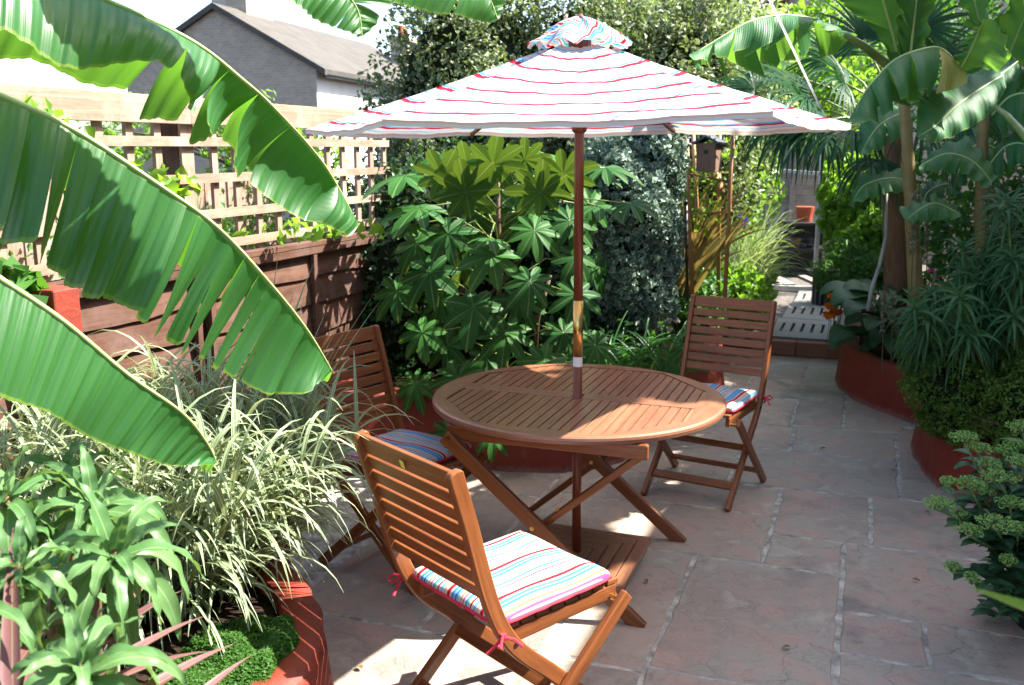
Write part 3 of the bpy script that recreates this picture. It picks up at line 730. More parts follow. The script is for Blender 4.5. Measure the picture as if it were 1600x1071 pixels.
def make_chair():
    r = thing('folding_chair', 'x', 'chair', (0, 0, 0))
    X = .218
    for s in (-1, 1): stile(s*X).build('side_upright', M['teak'], r, bevel=.005)
    for s in (-1, 1):
        mb = MB(); mb.bar((s*(X+.0265), .235, .452), (s*(X+.0265), -.262, .012), .023, .042, (0, 1, 1)); mb.build('leg', M['teak'], r, bevel=.005)
        bb = MB(); bb.tube([(s*(X-.02), .215, .432), (s*(X+.016), .215, .432)], .009, 10); bb.build('pivot', M['brass'], r)
        bb = MB(); bb.tube([(s*(X+.0118), -.178, .428), (s*(X+.0135), -.178, .428)], .008, 10); bb.build('bolt', M['blackmetal'], r)
    # seat
    mb = MB()
    for s in (-1, 1): mb.bar((s*.19, -.20, .435), (s*.19, .235, .445), .022, .045)
    mb.build('seat_rail', M['teak'], r, bevel=.005)
    mb = MB()
    for k in range(8):
        y = -.165+k*.055; z = .4665+.010*(y+.2)/.43
        mb.bar((-.201, y, z), (.201, y, z), .045, .014)
    mb.build('seat_slats', M['teak'], r, bevel=.002)
    # back slats
    mb = MB(); z = .572; n = 8
    for k in range(n):
        h = .037 if k < n-1 else .056; z0 = z; z1 = z+h
        y0, y1 = spline_y(z0), spline_y(z1)
        mb.bar((-.207, (y0+y1)/2, (z0+z1)/2), (.207, (y0+y1)/2, (z0+z1)/2), .014, math.hypot(z1-z0, y1-y0), (0, y1-y0, z1-z0))
        z = z1+.0093
    mb.build('back_slats', M['teak'], r, bevel=.003)
    mb = MB(); mb.bar((-.207, .160, .105), (.207, .160, .105), .018, .040, (0, -.7, .7)); mb.build('stretcher', M['teak'], r, bevel=.002)
    mb = MB(); mb.bar((-.233, -.17, .095), (.233, -.17, .095), .018, .032, (0, .7, .7)); mb.build('stretcher', M['teak'], r, bevel=.002)
    mb = MB(); mb.bar((-.207, -.045, .245), (.207, -.045, .245), .022, .034, (0, .7, .7)); mb.build('stretcher', M['teak'], r, bevel=.002)
    mb = MB(); yb = spline_y(.925)-.0095; mb.bar((-.016, yb, .915), (.004, yb-.001, .915), .0015, .022, (0, -.3, 1)); mb.build('badge', M['yellowlabel'], r)
    return r
def make_cushion():
    mb = MB(); N = 30; hw = .212
    def pt(u, v, top):
        x = (u*2-1); y = (v*2-1); e = .92
        k = max(abs(x), abs(y)); prof = (1-k**7)**.5
        cx_ = x*hw*.985; cy_ = y*hw*1.03
        # gently rounded corners
        cx_ *= 1-.035*abs(y)**8; cy_ *= 1-.035*abs(x)**8
        z = .024+(.027*prof+.005*math.sin(x*4+1)*math.sin(y*5)*prof)*(1 if top else -.95)
        if top: z -= .004*math.exp(-((abs(x)-.45)**2+(abs(y)-.45)**2)*40)
        else: z = max(z, .0)
        return Vector((cx_, cy_, z))
    for top in (1, 0):
        n = len(mb.v)
        for a in range(N+1):
            for b in range(N+1):
                u = (1-math.cos(PI*b/N))/2; v = (1-math.cos(PI*a/N))/2
                mb.v.append(pt(u, v, top))
        for a in range(N):
            for b in range(N):
                q = n+a*(N+1)+b; f = [q, q+1, q+N+2, q+N+1]; mb.face(f if top else f[::-1])
    o = mb.build('seat_cushion', M['cushion'], None, smooth=True)
    pb = MB(); ring = []
    for k in range(4):
        c = [(-1, -1), (1, -1), (1, 1), (-1, 1)]; a = c[k]; b = c[(k+1) % 4]
        for j in range(14):
            t = j/14; x = a[0]+(b[0]-a[0])*t; y = a[1]+(b[1]-a[1])*t
            ring.append(Vector((x*hw*.99*(1-.035*abs(y)**8), y*hw*1.03*(1-.035*abs(x)**8), .017+.0012*math.sin(j*2.1+k))))
    ring.append(ring[0]); pb.tube(ring, [.0055+.0008*math.sin(i*2.7) for i in range(len(ring))], 7, False); pb.build('piping', M['red'], o)
    for s in (-1, 1):
        tb = MB(); a = Vector((s*.205, -.205, .016))
        tb.tube([a, a+Vector((s*.016, -.016, -.004)), a+Vector((s*.03, -.022, -.014))], .0045, 6)
        k = a+Vector((s*.032, -.020, -.014))
        tb.tube([k, k+Vector((s*.018, -.020, .010)), k+Vector((s*.030, -.034, -.006)), k+Vector((s*.014, -.030, -.014)), k], .0042, 6)
        tb.tube([k, k+Vector((s*.020, .022, -.008)), k+Vector((s*.034, .036, -.026))], .0045, 6)
        tb.tube([k, k+Vector((-s*.006, -.025, -.022)), k+Vector((-s*.016, -.045, -.040))], .0045, 6)
        tb.tube([k+Vector((0, 0, -.008)), k+Vector((0, 0, .008))], .008, 7); tb.build('tie', M['red'], o)
    return o
def copy_tree(o, parent=None):
    c = o.copy(); col.objects.link(c); c.parent = parent
    for ch in list(o.children): copy_tree(ch, c)
    return c
ch0 = make_chair(); cu0 = make_cushion()
CHAIRS = [((.0, 2.65), (.765, .645), 'slatted folding chair nearest the camera, its back to the viewer', 'striped cushion in sun on the nearest folding chair'),
      ((-.452, 3.834), (.80, -.60), 'slatted folding chair left of the table, behind the variegated grass', 'striped cushion in shade on the chair left of the table'),
      ((.985, 4.72), (-.51, -.86), 'slatted folding chair at the far right side of the table', 'striped cushion on the far right chair, half hidden by the table')]
for i, (p, f, l1, l2) in enumerate(CHAIRS):
    rz = math.atan2(-f[0], f[1])
    c = ch0 if i == 0 else copy_tree(ch0); c.location = (p[0], p[1], 0); c.rotation_euler = (0, 0, rz); tag(c, l1, 'chair', 'folding chairs around the table')
    k = cu0 if i == 0 else copy_tree(cu0); fx = Vector((*f, 0)).normalized()
    q = Vector((p[0], p[1], .4735))+fx*(-.004); k.location = q; k.rotation_euler = (R(1.2), 0, rz); tag(k, l2, 'cushion', 'striped seat cushions')

# ================================================================== PLANTS
def quad_strip_leaf(parent, mid, near, far, tears, mat, seed=0, mrad=.010, sag=.10, ripple=.006, gap=.5, yellow=None, nv=9, nu=240):
    """broad torn leaf: midrib curve, one blade edge curve each side (either may be None), blade split at the tears"""
    rnd = random.Random(seed)
    def curve(P, n):
        P = [Vector(p) for p in P]; out = []; N = len(P)
        seglen = [(P[i+1]-P[i]).length for i in range(N-1)]; T = [0]
        for l in seglen: T.append(T[-1]+l)
        for j in range(n):
            s = T[-1]*j/(n-1); i = 0
            while i < N-2 and s > T[i+1]: i += 1
            t = (s-T[i])/max(1e-9, seglen[i]); p0 = P[max(i-1, 0)]; p1 = P[i]; p2 = P[i+1]; p3 = P[min(i+2, N-1)]
            out.append(.5*((2*p1)+(-p0+p2)*t+(2*p0-5*p1+4*p2-p3)*t*t+(-p0+3*p1-3*p2+p3)*t**3))
        return out
    Mc = curve(mid, nu)
    leaf = None
    mrad = mrad if mat is M['banana'] else mrad*.55
    mm = MB(); mm.tube(Mc[::3]+[Mc[-1]], [mrad*(1-.75*i/(len(Mc[::3]))) for i in range(len(Mc[::3])+1)], 8)
    for side, E in ((1, near), (-1, far)):
        if E is None: continue
        Ec = curve(E, nu); mb = MB()
        cuts = sorted([0]+[t for t in tears]+[1])
        for a, b in zip(cuts, cuts[1:]):
            k = max(3, int((b-a)*nu)); n = len(mb.v); off = rnd.uniform(-1, 1); rot = rnd.choice((-1, 1, 1))*rnd.uniform(.3, 1.0)*min(.42, (b-a)*7); short = rnd.uniform(0, .06); yl = yellow and yellow[0] <= a < yellow[1]
            for i in range(k+1):
                t = a+(b-a)*i/k; f = t*(nu-1); i0 = min(nu-2, int(f)); fr = f-i0
                m = Mc[i0].lerp(Mc[i0+1], fr); e = Ec[i0].lerp(Ec[i0+1], fr)
                # tears widen towards the edge
                c = (a+b)/2; tt = c+(t-c)*(1-gap*min(1, .012/(b-a)*3)*1.0); f2 = max(0, min(nu-1.001, tt*(nu-1))); j0 = int(f2)
                e2 = Ec[j0].lerp(Ec[j0+1], f2-j0) if len(cuts) > 2 else e
                tang = (Mc[min(i0+3, nu-1)]-Mc[max(i0-3, 0)]).normalized(); cr = (e2-m); Lc = cr.length
                nrm = tang.cross(cr).normalized() if Lc > 1e-4 else Vector((0, 0, 1))
                if nrm.z < 0: nrm = -nrm
                edge_in = 1-short-.012*abs(math.sin(i*.9+seed))*rnd.random()-(.0 if 0 < i < k or len(cuts) < 3 else .03)
                for j in range(nv+1):
                    v = j/nv; vv = v*edge_in
                    p = m+(cr*(vv)) if j else m.copy()
                    p = m.lerp(e.lerp(e2, v), vv)
                    p += nrm*(sag*Lc*math.sin(PI*min(1, vv))*.9)
                    p += nrm*((min(ripple, .0035) if mat is M['banana'] else .0006)*math.sin(t*190+seed)*(v**.5)*.9+ripple*1.2*math.sin(t*37+v*2+seed*2)*v + ripple*1.5*off*v)
                    if len(cuts) > 2: p += nrm*(rot*v*((i/k)-.5)*Lc*1.1)
                    mb.v.append(p)
                if i:
                    for j in range(nv):
                        q = n+(i-1)*(nv+1)+j; u0 = a+(b-a)*(i-1)/k; u1 = t
                        mb.face([q, q+nv+1, q+nv+2, q+1], [(u0, j/nv), (u1, j/nv), (u1, (j+1)/nv), (u0, (j+1)/nv)], 1 if yl else 0)
        ob = mb.build('leaf' if leaf is None else 'leaf_half', [mat, M['bananayellow']], parent if leaf is None else leaf, smooth=True)
        if leaf is None: leaf = ob
    mm.build('midrib', M['midrib'], leaf, smooth=True)
    return leaf
def pts(l, Y0, Y1=None, dy=0):
    n = len(l); Y1 = Y0 if Y1 is None else Y1
    return [at(x, y, Y0+(Y1-Y0)*i/max(1, n-1)+dy) for i, (x, y) in enumerate(l)]

# --- banana plant on the left, its leaves hanging into view
bl = thing('banana_plant', 'big banana plant at the left whose torn leaves hang into view', 'banana plant', (-1.95, 1.5, .4))
mb = MB(); mb.tube([(-1.95, 1.5, .38), (-1.92, 1.52, 1.0), (-1.88, 1.55, 1.7), (-1.84, 1.57, 2.2)], [.10, .085, .07, .05], 14); mb.build('trunk', M['btrunk'], bl, smooth=True)
# middle leaf
mid = [(-330, 40), (-150, 85), (0, 148), (120, 205), (250, 290), (340, 355), (420, 440), (480, 515), (519, 580)]
low = [(-380, 300), (-230, 330), (20, 385), (110, 455), (190, 490), (262, 545), (335, 580), (425, 620), (505, 598)]
tr = sorted([.33+.0*i for i in ()]+[.30, .345, .375, .42, .455, .49, .515, .565, .59, .64, .665, .70, 0.70+.04, .768, .80, .815, .885, .955])
quad_strip_leaf(bl, pts(mid, 1.75, 2.35), pts(low, 1.62, 2.30), [at(x-12, y+(25+75*math.sin(PI*min(1, i/8))), 1.75+.6*i/8+.10) for i, (x, y) in enumerate(mid)], tr, M['banana'], 3, .0075, .03, .0030, .30)
mb = MB(); mb.tube([(-1.84, 1.57, 2.15), (-1.5, 1.62, 2.30), tuple(at(-330, 40, 1.75))], [.03, .02, .012], 10); mb.build('petiole', M['petiole'], bl, smooth=True)
# lower leaf
mid = [(-420, 190), (-240, 290), (-110, 365), (0, 435), (100, 502), (200, 585), (285, 645), (322, 690), (338, 722)]
low = [(-430, 420), (-270, 520), (-110, 600), (0, 628), (70, 650), (140, 690), (215, 716), (275, 730), (337, 724)]
quad_strip_leaf(bl, pts(mid, 1.45, 1.98), pts(low, 1.36, 1.93), [at(x-10, y+(15+60*math.sin(PI*i/8)), 1.45+.53*i/8+.09) for i, (x, y) in enumerate(mid)], [], M['banana'], 8, .0075, .03, .0035, 0)
mb = MB(); mb.tube([(-1.86, 1.56, 1.9), (-1.5, 1.5, 2.0), tuple(at(-420, 190, 1.45))], [.03, .02, .012], 10); mb.build('petiole', M['petiole'], bl, smooth=True)
# top leaf
mid = [(-420, -210), (-200, -150), (-20, -70), (160, -2), (300, 64), (380, 125), (432, 172), (506, 256), (555, 342)]
low = [(-430, 20), (-200, 60), (10, 60), (105, 125), (235, 105), (300, 185), (360, 250), (440, 328), (552, 372)]
lo2 = [(-420, 90), (-220, 130), (0, 110), (130, 160), (262, 195), (335, 228), (385, 258), (440, 305), (545, 368)]
quad_strip_leaf(bl, pts(mid, 1.9, 2.85), pts(low, 1.72, 2.75), pts(lo2, 2.20, 2.90), [.535, .615, .69, .78], M['banana'], 5, .009, .16, .008, .5)
mb = MB(); mb.tube([(-1.84, 1.57, 2.2), (-1.6, 1.75, 2.45), tuple(at(-420, -210, 1.9))], [.03, .02, .012], 10); mb.build('petiole', M['petiole'], bl, smooth=True)
# two leaf tips hanging in at the top edge
quad_strip_leaf(bl, [at(60, -330, 1.7), at(250, -190, 1.8), at(420, -90, 1.9), at(545, -5, 2.0), at(566, 56, 2.02)], [at(60, -170, 1.65), at(250, -90, 1.72), at(400, -20, 1.8), at(490, 26, 1.92), at(562, 58, 2.0)],
   [at(150, -330, 1.9), at(330, -220, 2.0), at(500, -100, 2.05), at(604, 0, 2.08), at(570, 56, 2.04)], [.62, .9], M['banana'], 11, .006, .10, .003, .3)
quad_strip_leaf(bl, [at(250, -330, 2.2), at(480, -200, 2.3), at(640, -90, 2.4), at(745, -30, 2.45), at(778, 30, 2.46)], [at(250, -210, 2.1), at(440, -80, 2.2), at(570, -4, 2.3), at(680, 26, 2.4), at(774, 34, 2.45)],
   [at(330, -330, 2.35), at(560, -220, 2.4), at(720, -110, 2.45), at(790, -30, 2.48), at(780, 28, 2.47)], [.85], M['banana'], 12, .006, .10, .003, .3)

# --- banana plants on the right
br = thing('banana_plant', 'banana plant on the right with a long arched leaf over the parasol edge', 'banana plant', (at(1425, 440, 5.6).x, 5.6, .3), 0, 'banana plants on the right')
def trunk(parent, P, r, name='trunk', mat='btrunk'):
    mb = MB(); Q = []; rr = []
    for i in range(len(P)-1):
        for k in range(6): Q.append(P[i].lerp(P[i+1], k/6)); rr.append(r[i]+(r[i+1]-r[i])*k/6+.003*math.sin(k*3+i))
    Q.append(P[-1]); rr.append(r[-1]); mb.tube(Q, rr, 14); return mb.build(name, M[mat], parent, smooth=True)
trunk(br, [at(1432, 470, 5.6), at(1424, 330, 5.6), at(1416, 200, 5.6), at(1408, 100, 5.6)], [.045, .038, .032, .028])
mb = MB(); mb.tube([at(1412, 130, 5.6), at(1385, 100, 5.5), at(1350, 72, 5.4), at(1322, 55, 5.3)], [.03, .026, .022, .016], 10); mb.build('petiole', M['petiole'], br, smooth=True)
mid = [(1322, 55), (1295, 38), (1255, 26), (1215, 24), (1170, 34), (1120, 62), (1078, 88)]
quad_strip_leaf(br, pts(mid, 5.3, 4.7), pts([(1318, 48), (1290, 40), (1245, 50), (1195, 74), (1140, 86), (1105, 96), (1079, 92)], 5.15, 4.55), pts([(1335, 66), (1292, 84), (1245, 84), (1210, 102), (1155, 108), (1112, 112), (1080, 92)], 5.5, 5.0), [.24, .36, .50, .62, .72, .84], M['banana2'], 21, .014, .10, .012, .6)
mid = [(1500, 104), (1470, 76), (1440, 77), (1400, 92), (1370, 120), (1346, 152), (1334, 188)]
quad_strip_leaf(br, pts(mid, 4.9, 4.6), pts([(1496, 140), (1468, 148), (1440, 146), (1412, 162), (1392, 176), (1362, 190), (1335, 194)], 4.75, 4.5), pts([(1500, 100), (1468, 96), (1440, 150), (1415, 165), (1390, 158), (1360, 170), (1336, 192)], 5.1, 4.8), [.20, .42, .60, .75], M['banana2'], 22, .012, .10, .010, .5, yellow=(.0, .2))
quad_strip_leaf(br, pts([(1494, 118), (1512, 88), (1528, 52), (1538, 30)], 4.9, 4.5), pts([(1520, 112), (1556, 108), (1580, 86), (1562, 42)], 4.8, 4.5), pts([(1492, 108), (1500, 84), (1515, 58), (1534, 34)], 5.1, 4.6), [.3, .55, .78], M['banana2'], 23, .010, .12, .012, .5)
mid = [(1566, 118), (1530, 140), (1495, 165), (1462, 196), (1434, 214)]
quad_strip_leaf(br, pts(mid, 5.0, 4.6), pts([(1572, 140), (1545, 182), (1505, 208), (1462, 224), (1436, 218)], 4.9, 4.55), pts([(1555, 110), (1500, 130), (1445, 145), (1432, 170), (1432, 212)], 5.2, 4.7), [], M['banana2'], 24, .010, .10, .010, 0)
quad_strip_leaf(br, pts([(1590, 96), (1560, 118), (1525, 132), (1494, 140)], 5.3, 5.0), pts([(1592, 120), (1562, 140), (1525, 148), (1494, 146)], 5.2, 4.95), pts([(1580, 90), (1550, 105), (1520, 112), (1492, 118)], 5.5, 5.1), [], M['banana2'], 25, .010, .08, .008, 0)
# upright leaves
for (P, q, e, f, s) in (([(1408, 120), (1396, 60), (1380, 0), (1365, -60)], 0, [(1395, 80), (1330, 18), (1290, -20), (1330, -70)], [(1412, 90), (1440, 10), (1436, -40), (1380, -70)], 31),
                        ([(1420, 125), (1425, 60), (1432, 0), (1440, -70)], 0, [(1404, 60), (1395, 20), (1398, -30), (1425, -80)], [(1430, 80), (1462, 20), (1470, -30), (1452, -80)], 32)):
    quad_strip_leaf(br, pts(P, 5.5, 5.2), pts(e, 5.4, 5.0), pts(f, 5.7, 5.3), [.4, .7], M['banana2'], s, .018, .08, .012, .4)
for (P, e, f, s, Y) in (([(1428, 170), (1400, 180), (1370, 200), (1345, 240)], [(1428, 200), (1400, 222), (1372, 236), (1346, 246)], [(1420, 158), (1390, 165), (1355, 180), (1338, 232)], 33, 5.9),
                        ([(1424, 285), (1390, 278), (1350, 290), (1330, 320)], [(1424, 300), (1392, 302), (1355, 312), (1332, 324)], [(1420, 270), (1385, 265), (1345, 272), (1326, 310)], 34, 5.8),
                        ([(1500, 335), (1465, 318), (1440, 325), (1415, 345)], [(1500, 345), (1468, 342), (1440, 348), (1416, 350)], [(1495, 322), (1460, 308), (1434, 312), (1412, 338)], 36, 5.2),
                        ([(1440, 258), (1480, 240), (1520, 252), (1550, 285)], [(1440, 275), (1480, 268), (1515, 278), (1546, 292)], [(1440, 245), (1482, 228), (1526, 238), (1556, 278)], 35, 5.5)):
    quad_strip_leaf(br, pts(P, Y, Y-.2), pts(e, Y-.1, Y-.3), pts(f, Y+.2, Y), [.5], M['banana2'], s, .010, .10, .010, .4)
b2 = thing('banana_plant', 'second banana plant, at the right edge with a pale yellow green trunk', 'banana plant', (at(1530, 440, 6.0).x, 6.0, .3), 0, 'banana plants on the right')
trunk(b2, [at(1538, 520, 6.0), at(1532, 330, 6.0), at(1536, 190, 6.0), at(1545, 80, 6.0)], [.045, .036, .034, .03])
for (P, e, f, s, Y) in (([(1545, 90), (1535, 50), (1524, 10), (1515, -50)], [(1528, 60), (1506, 20), (1498, -20), (1505, -60)], [(1550, 50), (1552, 10), (1545, -30), (1525, -60)], 41, 5.8),
                        ([(1548, 160), (1575, 90), (1600, 30), (1640, -40)], [(1540, 100), (1555, 50), (1585, 0), (1630, -60)], [(1580, 150), (1610, 80), (1635, 30), (1660, -20)], 42, 6.1),
                        ([(1550, 180), (1580, 150), (1620, 150), (1660, 190)], [(1560, 215), (1590, 205), (1625, 205), (1655, 205)], [(1560, 130), (1590, 115), (1630, 120), (1665, 180)], 43, 6.0),
                        ([(1545, 260), (1570, 230), (1600, 225), (1640, 250)], [(1550, 285), (1575, 270), (1605, 262), (1640, 262)], [(1550, 240), (1575, 205), (1605, 200), (1640, 235)], 44, 5.9),
                        ([(1560, 235), (1530, 225), (1505, 250), (1490, 300)], [(1555, 258), (1535, 262), (1510, 285), (1492, 308)], [(1555, 225), (1520, 210), (1492, 232), (1480, 290)], 45, 6.3),
                        ([(1500, 300), (1480, 288), (1450, 300), (1440, 330)], [(1500, 316), (1480, 312), (1455, 322), (1442, 334)], [(1500, 290), (1475, 276), (1445, 286), (1434, 322)], 46, 6.2)):
    quad_strip_leaf(b2, pts(P, Y, Y-.2), pts(e, Y-.15, Y-.3), pts(f, Y+.2, Y), [.35, .7], M['banana2'], s, .016, .08, .014, .4)
mb = MB(); mb.tube([at(1552, 164, 5.2), at(1575, 182, 5.0), at(1600, 210, 4.8), at(1640, 260, 4.5)], [.012, .016, .020, .024], 10); mb.build('petiole', M['petiole'], b2, smooth=True)

# --- fan palm
pal = thing('fan_palm', 'fan palm with drooping dark fronds and a hairy brown trunk behind the banana', 'palm', (at(1402, 450, 6.6).x, 6.6, .3))
PC = at(1398, 210, 6.6); trunk(pal, [at(1402, 478, 6.6), at(1400, 380, 6.6), at(1398, 280, 6.6), PC], [.085, .085, .08, .06], mat='ptrunk')
def fan(parent, c, base, n, size, seed, droop=.7, W=.030):
    rnd = random.Random(seed); mb = MB(); c = Vector(c); base = Vector(base)
    out = (c-base).normalized(); mb2 = MB(); mp = base.lerp(c, .5)+Vector((0, 0, .08)); mb2.tube([base, mp, c], [.010, .008, .006], 6)
    side = out.cross(Vector(n)).normalized(); nn = side.cross(out)
    K = 26
    for k in range(K):
        a = (-1.95+3.9*k/(K-1)); d = out*math.cos(a)+side*math.sin(a)
        mb.blade(c, d+nn*.12, nn, size*(1-.22*abs(a)/1.95)*rnd.uniform(.92, 1.05), W, droop*rnd.uniform(.7, 1.3), 5, .35, 0)
    o = mb.build('frond', M['palm'], parent); mb2.build('stalk', M['petiole'], o, smooth=True)
for i, (x, y, Y, s, nx, nz, dr) in enumerate([(1215, 110, 6.5, .42, -.2, 1, .5), (1262, 150, 6.2, .46, -.6, .5, .6), (1200, 175, 6.8, .40, -.5, .7, 1.2), (1240, 195, 6.4, .50, -.7, .5, 1.9), (1285, 205, 6.3, .52, -.5, .6, 2.0),
   (1330, 205, 6.0, .50, -.3, .7, 1.8), (1320, 130, 6.4, .45, -.3, .8, .8), (1350, 60, 6.8, .45, -.2, .7, .6), (1400, 60, 7.1, .5, 0, .6, .5), (1440, 45, 6.8, .5, .2, .6, .5), (1470, 90, 6.9, .5, .4, .7, .7), (1300, 90, 7.0, .5, -.3, .8, .6), (1490, 170, 6.6, .5, .5, .6, 1.3), (1370, 250, 6.2, .45, -.3, .4, 2.0), (1180, 140, 7.0, .4, -.5, .8, 1.0), (1440, 210, 6.2, .5, .2, .3, 2.0)]):
    fan(pal, at(x, y, Y), PC, (nx, -.6, nz), s, i, dr, .028)

# --- palmate shrub (fatsia like)
def palmate(mb, c, out, up, size, rnd, lobes=8, droop=.35):
    c = Vector(c); out = Vector(out).normalized(); up = Vector(up); side = out.cross(up).normalized(); up = side.cross(out).normalized()
    n0 = len(mb.v); S = 10; rings = 6; angs = []
    span = 2.75
    for l in range(lobes):
        ca = -span+2*span*l/(lobes-1)
        for k in range(S):
            ph = (k/S-.5)*2; angs.append((ca+ph*span/(lobes-1), ph, l))
    angs.append((span+span/(lobes-1), 1, lobes-1))
    ll = [rnd.uniform(.9, 1.08)*(1-.30*abs(-span+2*span*l/(lobes-1))/span) for l in range(lobes)]
    wob = rnd.random()*6; N = len(angs)
    for i, (a, ph, l) in enumerate(angs):
        f = abs(ph)**1.9; Rr = size*ll[l]*(.47+.53*max(0, 1-f)**.75); Rr *= 1+(.030 if i % 2 else -.030)*(1-abs(ph))**.5
        for r in range(rings+1):
            t = r/rings; q = Rr*t
            # lobe widening: pull directions together near the tip
            aa = a-(ph*span/(lobes-1))*(.22*max(0, t-.5)*2*(1-abs(ph)**3))
            z = -droop*(q/size)**2*size+.05*size*math.cos(ph*PI)*t*-.6+.03*size*math.sin(a*3+wob)*t
            mb.v.append(c+out*(q*math.cos(aa))+side*(q*math.sin(aa))+up*z)
    for i in range(N-1):
        for r in range(rings):
            q = n0+i*(rings+1)+r; u = angs[i][1]*.5+.5; u2 = u+1/S
            mb.face([q, q+1, q+rings+2, q+rings+1], [(u, r/rings), (u, (r+1)/rings), (u2, (r+1)/rings), (u2, r/rings)])
fa = thing('palmate_shrub', 'tall glossy shrub with big hand shaped leaves, behind the table', 'shrub', (-.05, 5.55, .38))
st = [Vector((-.02, 5.55, .38)), at(775, 520, 5.55), at(782, 430, 5.5), at(778, 340, 5.5), at(778, 285, 5.5)]
mb = MB(); mb.tube(st, [.02, .018, .016, .015, .012], 10); mb.tube([st[0]+Vector((-.1, .1, 0)), at(700, 470, 5.7), at(690, 380, 5.75)], [.014, .012, .01], 8); mb.tube([st[0]+Vector((.15, .1, 0)), at(840, 500, 5.5), at(860, 430, 5.5)], [.014, .012, .01], 8)
mb.build('stem', M['brownstem'], fa, smooth=True)
rnd = random.Random(5)
FL = [  # px, py, Y, size, kind (0 faces viewer, 1 faces up seen from the side, 2 seen from below)
 (655, 325, 5.2, .23, 1), (632, 275, 5.3, .22, 1), (690, 245, 5.5, .22, 1), (735, 232, 5.7, .22, 1), (790, 236, 5.8, .24, 1), (850, 240, 5.7, .22, 1), (905, 258, 5.5, .23, 1), (945, 262, 5.4, .2, 1),
 (728, 300, 4.95, .21, 2), (845, 300, 4.95, .21, 2), (690, 275, 5.0, .2, 2), (770, 258, 5.0, .21, 2), (880, 272, 5.0, .2, 2), (820, 250, 5.1, .18, 2), (730, 262, 5.1, .18, 2), (935, 322, 5.1, .17, 1), (985, 318, 5.0, .15, 1), (640, 352, 5.2, .2, 1),
 (768, 400, 5.0, .20, 0), (740, 480, 4.95, .21, 0), (828, 440, 4.9, .21, 0), (672, 425, 5.2, .2, 0), (700, 365, 5.2, .20, 0), (835, 360, 5.1, .2, 0), (890, 345, 5.2, .19, 0), (765, 372, 5.0, .16, 1),
 (850, 565, 5.0, .19, 0), (715, 590, 4.95, .19, 0), (900, 460, 5.1, .19, 0), (620, 455, 5.3, .18, 0), (660, 520, 5.2, .18, 0), (790, 520, 5.1, .19, 0), (880, 520, 5.15, .19, 0), (930, 540, 5.1, .17, 0), (760, 560, 5.2, .18, 0), (700, 540, 5.3, .18, 0), (650, 380, 5.4, .18, 0), (900, 400, 5.3, .18, 0),
 (700, 675, 4.75, .15, 0), (770, 678, 4.75, .13, 0), (650, 600, 5.1, .16, 0), (810, 470, 5.3, .18, 0), (690, 470, 5.4, .18, 0), (730, 330, 5.6, .2, 0), (810, 330, 5.6, .2, 0)]
for k in range(20): FL.append((rnd.uniform(610, 940), rnd.uniform(290, 640), rnd.uniform(5.5, 6.0), rnd.uniform(.16, .21), rnd.choice((0, 0, 1))))
mbl = MB(); mps = MB()
for (x, y, Y, s, kd) in FL:
    c = at(x, y, Y); zs = min(max(c.z-.12, .45), 1.55); tt = (zs-.38)/(1.66-.38); sp = Vector((-.02, 5.55, zs))
    for (p, q) in zip(st, st[1:]):
        if p.z <= zs <= q.z: sp = p.lerp(q, (zs-p.z)/(q.z-p.z))
    out = Vector((c.x-sp.x, (c.y-sp.y), 0))
    if out.length < .05: out = Vector((.1, -1, 0))
    out.normalize()
    if kd == 0: o = (out*.5+Vector((rnd.uniform(-.2, .2), -.25, -.85))).normalized(); up = Vector((out.x*.3, -.8, .55))
    elif kd == 1: o = (out+Vector((0, 0, rnd.uniform(-.25, .05)))).normalized(); up = Vector((rnd.uniform(-.2, .2), -.25, 1))
    else: o = (Vector((rnd.uniform(-.5, .5), -.35, .75))).normalized(); up = Vector((0, .75, .6))
    lf = MB(); palmate(lf, c, o, up, s*rnd.uniform(.82, 1.08), rnd, rnd.choice((7, 8, 8, 9)), .35 if kd != 2 else .15)
    for v_ in lf.v: mbl.v.append(v_)
    n = len(mbl.v)-len(lf.v)
    for f, uv in zip(lf.f, lf.uv): mbl.f.append([i+n for i in f]); mbl.uv.append(uv); mbl.mi.append(0)
    m = sp.lerp(c, .5)+Vector((0, 0, .05+.08*rnd.random())); mps.tube([sp, m, c], [.005, .004, .004], 6)
mbl.build('foliage', M['fatsia'], fa, smooth=True); mps.build('leaf_stalks', M['petiole'], fa, smooth=True)

